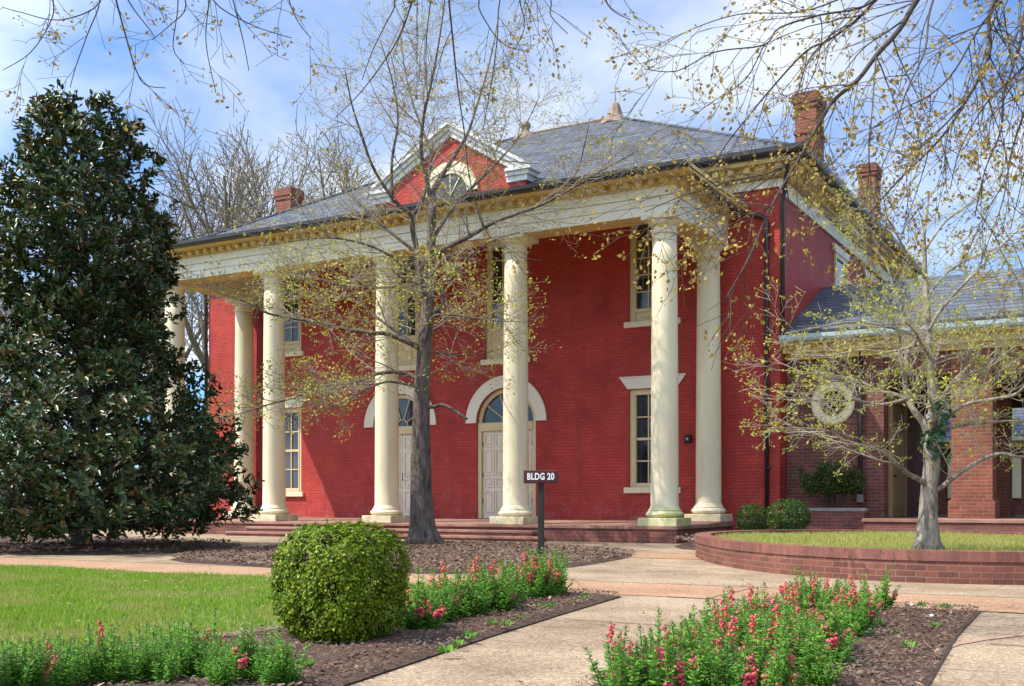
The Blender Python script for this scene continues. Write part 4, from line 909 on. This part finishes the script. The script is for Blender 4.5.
for ch,do,r0,r1 in LM:
    Q,rad=T.limb(chain(ch,D,D+do),r0*.62,r1*.8,8)
    Ln=sum(np.linalg.norm(Q[i+1]-Q[i]) for i in range(len(Q)-1)); c2=dict(cfg); c2['n']=[max(5,int(Ln*5)),6,4,2]; c2['len']=[min(.85,.3+Ln*.26),.40,.2,.1]
    T.sprout(Q,rad,Ln,0,3,c2,t0=.25)
finish(T,root,M['bark_pale'],M['twig_pale'])
print('dogwood tips',len(T.tips))
under(leaf_cloud('foliage',T.tips,4,.040,M['budleaf_bright'],None,5,spread=.018,prob=.68),root)
iv=Tree(5); r=random.Random(4); V=[]
for k in range(150):
    y=r.uniform(400,462); x=938+6*math.sin(y*.11)+r.gauss(0,5); V.append((np.array(tuple(at(x,y,D-.12+r.uniform(-.04,.1)))),np.array([r.gauss(0,.4),-1,.2])))
io=leaf_cloud('ivy',V,1,.075,M['ivy'],None,9,spread=.01,droop=.3,wd=.9); tag(io,'dark glossy green ivy climbing the stem of the young tree in the planter','ivy')

# --- overhanging trees whose boughs reach in from above
def hang(T,sets,cfg,lv):
    for ch,D0,D1,r0,r1 in sets:
        n=len(ch); P=[at(x,y,D0+(D1-D0)*i/(n-1)) for i,(x,y) in enumerate(ch)]
        Q,rad=T.limb(P,r0*.40,r1*.8,7,big=True)
        Ln=sum(np.linalg.norm(Q[i+1]-Q[i]) for i in range(len(Q)-1)); c2=dict(cfg); c2['n']=[max(3,int(Ln*cfg['dens']))]+cfg['n'][1:]
        T.sprout(Q,rad,Ln,0,lv,c2,t0=.08)
T=Tree(31); base=LD(7.6,7.4)
root=thing('overhanging_tree','tree with amber budding boughs hanging in from the upper right','tree',(base[0],base[1],0))
tp=lambda l,d,z:Vector((*LD(l,d),z))
T.big.tube([tp(7.6,7.4,-.1),tp(7.6,7.4,.5),tp(7.5,7.4,2.5),tp(7.2,7.4,4.6),tp(6.7,7.5,6.4),tp(6.2,7.6,8.6)],[.36,.29,.26,.24,.2,.1],12)
cfg=dict(seg=[.12,.08,.06],wig=.14,up=[-.25,-.15,-.1],n=[6,6,4],len=[.75,.36,.16],ang=(.45,1.0),rl=.010,rmin=.0018,bigr=.009,t0=.1,dens=5.0,flat=1.0,mid=1.0)
top=tp(6.9,7.45,5.6)
def px(v):
    d=np.array([v.x,v.y])-CAM; F_=d@FW; return (512+FPX*(d@RT)/F_, HZ-FPX*(v.z-EYE)/F_)
A=[px(top),(1250,-160),(1060,-90),(948,-40)]
RS=[
 (A+[(917,0),(899,30),(876,56),(857,81),(835,99),(820,122),(803,152),(771,207),(750,256),(726,298)],7.45,6.6,.07,.006),
 ([(948,-40),(905,-25),(876,0),(854,22),(827,41),(805,52),(770,90),(752,112),(730,139),(715,161),(696,180)],7.0,7.8,.03,.004),
 ([(905,-25),(865,6),(820,15),(779,28),(764,45),(715,52),(677,71),(644,69)],7.0,6.4,.022,.003),
 ([px(top),(1120,-120),(1040,-40),(996,0),(989,24),(989,56),(966,101),(940,139),(899,180),(868,215)],7.45,7.0,.06,.005),
 ([(1040,-40),(1024,18),(1020,45),(1010,75),(1004,92),(1001,130),(985,170),(975,215)],7.2,6.8,.035,.004),
 ([(1040,-30),(1050,40),(1030,60),(1010,80),(985,105),(960,150),(950,190)],7.2,7.9,.028,.004),
 ([(876,56),(874,85),(872,112),(869,157),(867,190)],7.0,6.6,.012,.003),
 ([(802,154),(785,165),(760,176),(738,182),(712,192),(690,200)],6.9,7.4,.014,.003),
 ([(966,101),(930,140),(900,160),(872,176)],7.1,7.6,.014,.003),
 ([(820,15),(822,35),(815,70),(800,100)],6.7,7.2,.010,.003),
 ([(764,45),(745,80),(715,100),(690,118)],6.6,7.3,.010,.003),
 ([(1020,45),(1000,30),(960,40),(930,60),(905,95)],7.1,8.0,.014,.003),
 ([(771,207),(755,215),(730,212),(712,220)],6.8,6.4,.010,.003),
 ([(802,154),(772,172),(735,180),(702,190),(672,200),(645,212)],6.9,6.3,.014,.003),
 ([(771,207),(742,203),(715,214),(692,226),(668,238)],6.7,7.1,.012,.003),
 ([(785,165),(752,190),(728,200),(700,208),(676,216)],6.8,7.3,.012,.003),
 ([(948,-40),(930,10),(925,50),(905,95),(893,140),(880,170)],7.0,6.2,.022,.003),
 ([(1050,-20),(1030,90),(1012,150),(1003,200),(985,250)],7.3,6.5,.026,.003),
 ([(905,-25),(850,-5),(800,12),(740,14),(690,30),(660,48)],7.0,7.9,.018,.003),
 ([(1040,-40),(985,20),(955,70),(930,95),(900,110),(870,130)],7.2,6.6,.022,.003),
 ([(1060,-30),(1040,60),(1035,120),(1020,190),(1010,230)],7.4,8.2,.02,.003),
]
hang(T,RS,cfg,2)
finish(T,root,M['twig_dark'],M['twig_dark']); print('over tips',len(T.tips))
under(leaf_cloud('buds',T.tips,4,.034,M['budleaf_amber'],None,12,spread=.02,prob=.75,droop=.2,wd=.6),root)

T=Tree(37); base=LD(-5.6,3.5)
root=thing('overhanging_tree','tree with thin dark twigs hanging in from the top left and centre','tree',(base[0],base[1],0))
T.big.tube([tp(-5.6,3.5,-.1),tp(-5.6,3.5,.4),tp(-5.55,3.5,1.5),tp(-5.4,3.55,2.7),tp(-5.2,3.6,4.6)],[.22,.17,.15,.12,.05],12)
bough=[tp(-5.45,3.55,2.35),tp(-4.0,3.6,2.85),tp(-2.7,3.7,2.98),tp(-1.7,3.8,2.88),tp(-.85,3.9,2.86),tp(.3,4.0,2.86),tp(.9,4.0,2.8)]
Qb,rb=T.limb(bough,.06,.008,9)
def start(x,y,D_,r):                       # hang a twig from the nearest bough point
    v=at(x,y,D_); q=min(Qb,key=lambda a:(a[0]-v.x)**2+(a[1]-v.y)**2); return px(Vector(tuple(q)))
cfg=dict(cfg); cfg.update(seg=[.07,.05,.04],dens=6.0,n=[5,5,3],len=[.30,.15,.07],up=[-.1,0,0],rmin=.001,bigr=.006)
LS=[
 [(100,0),(88,33),(76,66),(70,88)],[(116,0),(126,37),(136,70),(146,85),(166,88)],[(178,0),(173,47),(184,63)],[(209,0),(206,43),(216,93)],[(233,0),(243,40),(249,71)],
 [(289,0),(299,23),(311,38)],[(53,0),(50,23),(30,53),(3,70)],[(213,0),(252,25),(292,38)],[(186,5),(170,25),(152,40)],[(100,2),(60,20),(20,12),(2,7)],[(128,0),(150,30),(155,38)],
 [(413,0),(401,33),(385,60),(360,93),(335,118)],[(449,0),(453,41),(458,90),(464,130),(469,175),(480,217),(492,240)],[(431,0),(426,46),(427,82)],[(500,0),(497,41),(491,85),(483,130)],[(479,0),(488,25),(505,45),(530,52)],
 [(551,0),(551,16),(568,34)],[(606,0),(615,12),(631,20)],[(395,0),(385,25),(372,52),(362,80)],[(520,0),(525,25),(515,50)]]
sets=[]
for i,ch in enumerate(LS):
    D_=4.0+.4*random.Random(i).random()
    s0=start(ch[0][0],ch[0][1],D_,0); mid=((s0[0]+ch[0][0])/2+4,(s0[1]+ch[0][1])/2)
    sets.append(([s0,mid]+ch,3.9,D_,.012 if len(ch)>4 else .0085,.0018))
hang(T,sets,cfg,2)
finish(T,root,M['twig_dark'],M['twig_dark']); print('over2 tips',len(T.tips))
under(leaf_cloud('buds',T.tips,4,.019,M['budleaf_amber'],None,13,spread=.011,prob=.42,droop=.2,wd=.6),root)

# --- bare trees far behind the building
def bare(seed,H):
    T=Tree(seed); r=T.r
    cfg=dict(seg=[.9,.6,.4,.3],wig=.13,up=[.5,.3,.15,.1],n=[12,8,7,5],len=[H*.30,H*.15,H*.075,H*.04],ang=(.45,.95),rl=.013,rmin=.012,bigr=.05,t0=.15,flat=.9)
    P=[np.array([r.uniform(-.12,.12)*i,r.uniform(-.12,.12)*i,H*.62*i/6]) for i in range(7)]
    T.big.tube(P,[H*.024*(1-.13*i) for i in range(7)],9)
    rad=[H*.021*(1-.13*i) for i in range(7)]
    for k in range(13):
        t=.32+.68*(k+r.random())/13; i=min(5,int(t*6)); f=t*6-i; p=P[i]*(1-f)+P[i+1]*f; a=k*2.4+r.uniform(-.4,.4); el=r.uniform(.55,1.05)+.3*t
        d=np.array([math.cos(a)*math.cos(el),math.sin(a)*math.cos(el),math.sin(el)]); l=H*r.uniform(.28,.40)*(1.15-.5*t)
        T.grow(p,d,l,rad[i]*.55,1,3,cfg|{'n':[12,10,9,6],'len':[H*.30,H*.16,H*.08,H*.04]})
    return T
spots=[(212,58,24.5),(275,66,26.0),(158,62,23.5),(325,72,28.0),(118,52,17),(20,60,18)]
labs=['bare grey tree rising straight behind the left end of the roof','bare grey tree rising behind the left chimney','bare grey tree between the magnolia and the left end of the roof','bare grey tree behind the roof left of the gable','lower bare tree mostly hidden behind the magnolia top','bare tree hidden behind the left side of the magnolia']
protos=[]
for i,(x,d_,h) in enumerate(spots):
    l=(x-512)/FPX*d_; xy=LD(l,d_)
    if i<2:
        T=bare(51+i,18.5); rt=thing('bare_tree',labs[i],'tree',(xy[0],xy[1],0),'bare trees behind the building')
        a=T.big.build('trunk',M['twig_far'],rt,smooth=True); b_=T.tw.build('branches',M['twig_far'],rt,smooth=True); leaf_cloud('buds',T.tips,1,.15,M['budleaf_amber'],rt,60+i,spread=.1,prob=.35)
        print('bare',len(T.tips)); protos.append(rt); rt.scale=(h/18.5,)*3
    else: dup(protos[i%2],(xy[0],xy[1],0),rz=1.3*i,scale=h/18.5,label=labs[i])
# distant wood as one mass
r=np.random.default_rng(77); V=[]; F=[]
for k in range(9000):
    a=r.uniform(-1.5,1.5); dist=r.uniform(110,150); l=math.tan(a*.62)*dist; x,y=LD(l,dist); h=r.uniform(0,1)**.8*(7+2.5*math.sin(l*.11)+1.5*math.sin(l*.31+2))
    c=np.array([x,y,h]); 
    for q in range(2):
        d=r.normal(0,1,3); u=r.normal(0,1,3); d/=np.linalg.norm(d); u/=np.linalg.norm(u); b_=len(V); V+=[c-d*.8,c+u*.8,c+d*.8]; F.append((b_,b_+1,b_+2))
o=np_obj('distant_wood',np.array(V),np.array(F),M['shrubleaf']); tag(o,'far off line of trees along the horizon','wood',kind='stuff')

# ------------------------------------------------------------------ magnolia
D=18.6; p=at(82,545,D); root=thing('magnolia_tree','broad dark evergreen magnolia with glossy leaves left of the building','tree',(p.x,p.y,0))
T=Tree(61); r=T.r; ax=np.array([p.x,p.y,0.])
T.big.tube([ax+np.array([0,0,-.05]),ax+np.array([0,0,.3]),ax+np.array([.02,0,2.5]),ax+np.array([0,.03,5.0]),ax+np.array([.0,0,6.9])],[.22,.16,.14,.09,.03],9)
ZP=[.25,.8,1.4,2.2,3.0,3.6,4.3,5.0,5.7,6.3,6.8,7.3,7.75]; RP=[1.9,2.7,2.8,2.4,1.75,1.45,1.46,1.55,1.48,1.28,1.05,.85,.35]
CL=[]
def crown_r(z,a):
    f=float(np.interp(z,ZP,RP)); return f*(1+.10*math.sin(3*a+z*1.7)+.09*math.sin(5*a-z*3.3)+.16*math.sin(9*a+4.5*z)*math.sin(3.1*z-2*a))
for k in range(3700):
    while True:
        z=r.uniform(.3,7.7); a=r.uniform(0,6.283)
        if r.random()<float(np.interp(z,ZP,RP))/2.6: break
    rr=crown_r(z,a)*(1-abs(r.gauss(0,.16)))
    if r.random()<.2: rr*=r.uniform(.3,.8)
    c=ax+np.array([math.cos(a)*rr,math.sin(a)*rr,z])
    # two tops with a notch between them
    lat=(c[0]-ax[0])*RT[0]+(c[1]-ax[1])*RT[1]
    if z>6.7 and abs(lat-.08)<.05+.13*(z-6.7): continue
    if math.sin(lat*3.1+1)*math.sin(z*2.7+.6)*math.sin(a*2+z)>.72: continue
    CL.append((c,nz(np.array([math.cos(a),math.sin(a),.55+.1*z])),a,rr,z))
for c,d,a,rr,z in CL[::14]:
    b0=ax+np.array([0,0,max(.4,z-.5*rr)]); T.tw.tube([b0,(b0+c)/2+np.array([r.uniform(-.15,.15),r.uniform(-.15,.15),-.08]),c],[.028,.016,.006],4)
finish(T,root,M['bark_dark'],M['twig_dark'])
rg=np.random.default_rng(62); V=[]; F=[]
for c,d,a,rr,z in CL:
    n=int(rg.integers(12,18)); base=c
    e1=nz(np.cross(d,[.1,.2,1])); e2=np.cross(d,e1); br=rg.uniform(.12,.24)
    for j in range(n):
        ph=j*2.4+rg.uniform(-.3,.3); op=rg.uniform(.35,1.45); dv=d*math.cos(op)+(e1*math.cos(ph)+e2*math.sin(ph))*math.sin(op); dv=nz(dv+rg.normal(0,.12,3))
        o_=base-d*rg.uniform(0,br)+rg.normal(0,.035,3); sd=nz(np.cross(dv,d+rg.normal(0,.25,3))); nr=np.cross(sd,dv); l=rg.uniform(.085,.155); w_=l*.21
        b_=len(V); V+=[o_,o_+dv*l*.35+sd*w_+nr*.012,o_+dv*l*.75+sd*w_*.8+nr*.006,o_+dv*l-nr*.012,o_+dv*l*.75-sd*w_*.8+nr*.006,o_+dv*l*.35-sd*w_+nr*.012,o_+dv*l*.5-nr*.008]
        F+=[(b_,b_+1,b_+6),(b_+1,b_+2,b_+6),(b_+2,b_+3,b_+6),(b_+3,b_+4,b_+6),(b_+4,b_+5,b_+6),(b_+5,b_,b_+6)]
mo=np_obj('foliage',np.array(V),np.array(F),M['magnolia'],smooth=True); under(mo,root); print('magnolia leaves',len(V)//7)

# ------------------------------------------------------------------ clipped bushes and the loose shrub
def clipped(name,label,px_,py_,D_,zb,rx,rh,mat,lsize,nl,power,seed,group=None):
    v=at(px_,py_,D_); rt=thing(name,label,'bush',(v.x,v.y,zb),group)
    rg=np.random.default_rng(seed); m=nl
    dirs=rg.normal(0,1,(m,3)); dirs/=np.linalg.norm(dirs,axis=1)[:,None]
    s=(np.abs(dirs)**power).sum(1)**(-1/power)
    lump=1+.022*np.sin(dirs[:,0]*9+dirs[:,2]*7)+.022*np.sin(dirs[:,1]*13-dirs[:,2]*5+2)+.03*np.sin(dirs[:,0]*27+dirs[:,1]*23)*np.sin(dirs[:,2]*25)
    dep=1-np.abs(rg.normal(0,.055,m))+(rg.random(m)<.09)*rg.uniform(0,.10,m)
    dep=np.where(rg.random(m)<.25,rg.uniform(.72,.97,m),dep)
    P=dirs*(s*lump*dep)[:,None]*np.array([rx,rx,rh]); P[:,2]+=rh*.98
    taper=1-.20*np.clip((rh*.75-P[:,2])/(rh*.75),0,1)**1.5; P[:,:2]*=taper[:,None]
    low=P[:,2]<rh*.32; hol=np.sin(P[:,0]*19+seed)*np.sin(P[:,1]*17)*np.sin(P[:,2]*21+1); keep=~(low&(rg.random(m)<.35))&~((hol>.28)&(rg.random(m)<.85)); P=P[keep]; dirs=dirs[keep]; m=len(P)
    nv=(np.abs(dirs)**(power-1))*np.sign(dirs); nv/=np.linalg.norm(nv,axis=1)[:,None]; nv=nv+rg.normal(0,.33,(m,3)); nv[:,2]+=.3; nv/=np.linalg.norm(nv,axis=1)[:,None]
    u=np.cross(nv,rg.normal(0,1,(m,3))); u/=np.linalg.norm(u,axis=1)[:,None]; d=np.cross(u,nv)+nv*.25; d/=np.linalg.norm(d,axis=1)[:,None]; nr=np.cross(d,u); L_=lsize*rg.uniform(.6,1.3,(m,1))
    V=np.stack([P,P+d*L_*.5+u*L_*.32+nr*L_*.07,P+d*L_,P+d*L_*.5-u*L_*.32+nr*L_*.07],1).reshape(-1,3)
    np_obj('foliage',V,np.arange(4*m).reshape(m,4),mat,rt)
    mb=MB(); q=random.Random(seed)
    for k in range(46):
        a=q.uniform(0,6.28); e=q.uniform(.15,1.3); tip=np.array([math.cos(a)*math.cos(e)*rx*.6,math.sin(a)*math.cos(e)*rx*.6,rh*.5+math.sin(e)*rh*.8]); b0=np.array([q.gauss(0,.05),q.gauss(0,.05),0])
        mb.tube([b0,b0*.5+tip*np.array([.5,.5,.4]),tip],[.012,.008,.004],4)
    mb.build('stems',M['twig_dark'],rt); 
    return rt
clipped('clipped_bush','large clipped box bush with bright yellow green leaves in front of the lawn',341,652,6.3,.0,.328,.345,M['boxwood'],.021,46000,3.6,5)
clipped('round_boxwood','small round deep green boxwood beside the low straight planter',788.5,530,20,.20,.375,.33,M['boxwood_deep'],.035,7000,2.3,6)
clipped('round_boxwood','smaller dark boxwood in the shade against the red wall',752.5,530,21.2,.17,.29,.29,M['boxwood_deep'],.035,5000,2.6,8)
v=at(832,504,22.45); rt=thing('loose_shrub','open stemmed dark green shrub growing in the low planter under the round window','shrub',(v.x,v.y,.56)); T=Tree(71); r=T.r
for k in range(16):
    a=k*2.4; e=r.uniform(.75,1.35); T.grow(np.array([math.cos(a)*.05,math.sin(a)*.05,0]),np.array([math.cos(a)*math.cos(e),math.sin(a)*math.cos(e)*.4,math.sin(e)]),r.uniform(.6,.95),.014,1,3,dict(seg=[.1,.1,.07],wig=.16,up=[.1,.1,.1],n=[5,7,5],len=[.3,.26,.13],ang=(.4,1),rl=.02,rmin=.003,bigr=.012,t0=.45))
T.big.v and T.big.build('stems',M['twig_dark'],rt); T.tw.build('branches',M['twig_dark'],rt); leaf_cloud('foliage',[t for t in T.tips if t[0][2]>.42],14,.06,M['shrubleaf'],rt,72,spread=.05)

# ------------------------------------------------------------------ grass
def blades(name,poly_in,n,h,w_,mat,z0,seed,box,label):
    r=np.random.default_rng(seed); X=r.uniform(box[0],box[1],n*2); Y=r.uniform(box[2],box[3],n*2)
    k=np.array([poly_in(x,y) for x,y in zip(X,Y)]); X=X[k][:n]; Y=Y[k][:n]; m=len(X)
    a=r.uniform(0,6.283,m); pat=.8+.5*(np.sin(X*1.9+Y*.7)*np.sin(Y*1.3-X*.5))*.5+.25*np.sin(X*5.1)*np.sin(Y*4.3)*.5; hh=h*r.uniform(.5,1.25,m)*pat; le=hh*r.uniform(.1,.7,m); b_=r.uniform(0,6.283,m)
    P=np.stack([X,Y,np.full(m,z0)],1); W=np.stack([np.cos(a),np.sin(a),a*0],1)*(w_*r.uniform(.6,1.2,m))[:,None]
    tip=P+np.stack([np.cos(b_)*le,np.sin(b_)*le,hh],1)
    V=np.stack([P-W/2,P+W/2,tip],1).reshape(-1,3)
    o=np_obj(name,V,np.arange(3*m).reshape(m,3),mat); tag(o,label,'grass',kind='stuff'); return o
def vis_lawn(x,y):
    d=np.array([x,y])-CAM; F_=d@FW; l=d@RT
    if F_<4.6 or l/F_<-.56: return False
    return y<-11.31 and x<3.22-.35*max(0,(-13.5-y))*.12 and not inside(BED1,x,y)
blades('lawn_grass',vis_lawn,110000,.05,.0075,M['grassblade'],.012,91,(-7,3.3,-18.5,-11.3),'short bright green lawn in the left foreground')
blades('dry_grass',vis_lawn,34000,.045,.006,M['dryblade'],.012,94,(-7,3.3,-18.5,-11.3),'straw coloured blades mixed into the left lawn')
def in_pl(x,y):
    d=np.array([x,y])-CAM; l=d@RT-PL0; F_=d@FW-PD0
    return abs(l/(PA-.23))**PN+abs(F_/(PC-.23))**PN<1 and l<2.9
blades('planter_grass',in_pl,60000,.075,.008,M['dryblade'],.255,92,(1.5,10,-10.5,1),'yellow green tufty grass filling the curved brick planter')
blades('planter_grass',lambda x,y:in_pl(x,y) and math.sin(x*2.1)*math.sin(y*1.7+x)>.15,9000,.085,.008,M['grassblade'],.255,93,(1.5,10,-10.5,1),'greener tufts of grass in the curved brick planter')

# ------------------------------------------------------------------ snapdragons and seedlings
def leaf_at(V,F,o_,dv,sd,l,w_):
    nr=np.cross(sd,dv); b_=len(V); V+=[o_,o_+dv*l*.45+sd*w_+nr*l*.08,o_+dv*l-nr*l*.12,o_+dv*l*.45-sd*w_+nr*l*.08]; F+=[(b_,b_+1,b_+2),(b_,b_+2,b_+3)]
def blob(V,F,c,s,rg):
    a=rg.uniform(0,6.28); b_=len(V); e=[np.array([math.cos(a+k*1.571),math.sin(a+k*1.571),rg.uniform(-.25,.25)])*s for k in range(4)]
    V+=[c+x for x in e]+[c+np.array([0,0,s*.9]),c-np.array([0,0,s*.8])]
    for k in range(4): F+=[(b_+k,b_+(k+1)%4,b_+4),(b_+(k+1)%4,b_+k,b_+5)]
def snap(seed,flower,h=.34):
    rg=np.random.default_rng(seed); V=[];F=[];FV=[];FF=[];BV=[];BF=[]; mb=MB()
    for s_ in range(15):
        a=rg.uniform(0,6.28); sp=rg.uniform(.01,.15); hh=h*rg.uniform(.45,1.15)*(1-.35*sp/.15); b0=np.array([math.cos(a)*sp*.5,math.sin(a)*sp*.5,0]); tp_=np.array([math.cos(a)*sp*1.15,math.sin(a)*sp*1.15,hh])
        fl=flower and s_<flower*2+2; top=1.0 if not fl else .70
        bend=np.array([rg.normal(0,.02),rg.normal(0,.02),0]); mb.tube([b0,(b0+tp_)/2,tp_],[.004,.003,.002],3)
        nn=int(hh*top/.0125)
        for k in range(nn):
            t=.06+.94*k/nn; c=b0+(tp_-b0)*t*top
            for q in range(2):
                ph=k*2.4+q*3.14+rg.uniform(-.5,.5); el=rg.uniform(-.25,.55); dv=np.array([math.cos(ph)*math.cos(el),math.sin(ph)*math.cos(el),math.sin(el)]); sd=np.array([-math.sin(ph),math.cos(ph),rg.uniform(-.3,.3)])
                l=rg.uniform(.040,.068)*(1-.5*t); leaf_at(V,F,c,dv,sd,l,l*.24)
        if fl:
            for k in range(int(rg.integers(12,24))):
                t=.60+.36*rg.random(); ph=rg.uniform(0,6.28); c=b0+(tp_-b0)*t+np.array([math.cos(ph),math.sin(ph),0])*.014; blob(FV,FF,c,rg.uniform(.007,.0135),rg)
        for k in range(6 if fl else 5):
            t=(.93 if fl else .97)+.012*k; ph=k*2.4; c=b0+(tp_-b0)*t+np.array([math.cos(ph),math.sin(ph),0])*.006; blob(BV,BF,c,.0055-.0005*k,rg)
    return mb,np.array(V),np.array(F),FV,FF,BV,BF
def make_snap(seed,flower,label,group):
    mb,V,F,FV,FF,BV,BF=snap(seed,flower); rt=thing('snapdragon',label,'flower',(0,0,0),group)
    mb.build('stems',M['snapleaf'],rt); np_obj('foliage',V,F,M['snapleaf'],rt)
    if FV: np_obj('flowers',np.array(FV),np.array(FF),M['petal'],rt,smooth=True)
    np_obj('buds',np.array(BV),np.array(BF),M['bud'],rt); return rt
r=random.Random(101)
BEDS=[]
P1=[(r.uniform(-.13,.13)+3.62+.0*0,0) for _ in range(0)]
row=[]   # middle row, between the clipped bush and the path
for k in range(32):
    t=(k+.5)/32; x,y=(575-(575-420)*t, 597+(640-597)*t); g=gz(x-r.uniform(2,26)*(1-.2*t),y-r.uniform(0,9)); row.append((g[0],g[1],r.uniform(.85,1.15)*(1.12-.18*t)))
left=[]
for k in range(34):
    t=(k+.5)/34; x=8+278*t+r.uniform(-6,6); y=706-22*t+r.uniform(-10,10)-(10 if .2<t<.75 else 0); g=gz(x,y); left.append((g[0],g[1],r.uniform(.55,.85)))
right=[]
for k in range(105):
    t=((k+.5)/105)**.8; xl,xr=(800-(800-590)*t, 885-(885-810)*t); u=r.random(); x=xl+(xr-xl)*u; y=606+(716-606)*t+r.uniform(-4,6); g=gz(x,y); right.append((g[0],g[1],r.uniform(.6,.95)))
lab={('row',1):'flowering coral pink snapdragon in the middle row behind the clipped bush',('row',0):'green snapdragon still in bud in the middle row behind the clipped bush',
('left',1):'snapdragon with a few pink flowers at the lower left edge of the lawn',('left',0):'green budding snapdragon at the lower left edge of the lawn',
('right',1):'flowering coral pink snapdragon in the right-hand flower bed',('right',0):'green budding snapdragon in the right-hand flower bed'}
grp={'row':'snapdragons in the middle row','left':'snapdragons at the lower left','right':'snapdragons in the right-hand bed'}
PR={}
for bed,lst,pf in (('row',row,.6),('left',left,.3),('right',right,.7)):
    for i,(x,y,s_) in enumerate(lst):
        fl=1 if r.random()<pf else 0; v_=r.randrange(3); key=(fl,v_); lb=lab[(bed,fl)]; g_=grp[bed]+(' in flower' if fl else ' in bud')
        if key not in PR:
            o=make_snap(200+10*fl+v_,fl,lb,g_); PR[key]=o; o.location=(x,y,.03); o.scale=(s_,)*3; o.rotation_euler=(0,0,r.uniform(0,6.28))
        else: dup(PR[key],(x,y,.03),r.uniform(0,6.28),s_,lb,g_)
def seedling(seed):
    rg=np.random.default_rng(seed); V=[];F=[]
    for k in range(34):
        ph=rg.uniform(0,6.28); el=rg.uniform(.2,1.2); dv=np.array([math.cos(ph)*math.cos(el),math.sin(ph)*math.cos(el),math.sin(el)]); sd=np.array([-math.sin(ph),math.cos(ph),0.]); c=np.array([rg.normal(0,.016),rg.normal(0,.016),rg.uniform(0,.02)]); l=rg.uniform(.02,.04); leaf_at(V,F,c,dv,sd,l,l*.22)
    return np.array(V),np.array(F)
V,F=seedling(5); so0=None
for bed,pts in (('right-hand flower bed',[(840,618),(852,614),(870,622),(880,633),(893,640),(858,650),(845,664),(823,650),(922,612),(936,633),(945,614),(908,655),(885,614)]),('bed in front of the clipped bush',[(445,660),(458,652),(470,645),(505,632),(520,625),(545,613),(553,611),(575,607),(585,603),(492,631),(306,675),(283,677)])):
    for x,y in pts:
        g=gz(x,y)
        if so0 is None: so0=np_obj('seedling',V,F,M['snapleaf']); o=so0
        else: o=so0.copy(); C.objects.link(o)
        o.location=(g[0],g[1],.035); o.rotation_euler=(0,0,r.uniform(0,6.28)); o.scale=(r.uniform(.7,1.2),)*3
        tag(o,'tiny green seedling in the bare mulch of the '+bed,'plant','seedlings in the '+bed)
for (x,y),lb in (((912,613),'white pebble at the back of the right-hand flower bed'),((932,624),'rounder white pebble lower down in the right-hand flower bed')):
    g=gz(x,y); mb=MB(); mb.lathe([(.003,-.012),(.014,-.008),(.016,0),(.012,.01),(.002,.013)],(0,0,0),10); o=mb.build('pebble',M['stone'],smooth=True); o.location=(g[0],g[1],.055); tag(o,lb,'stone')
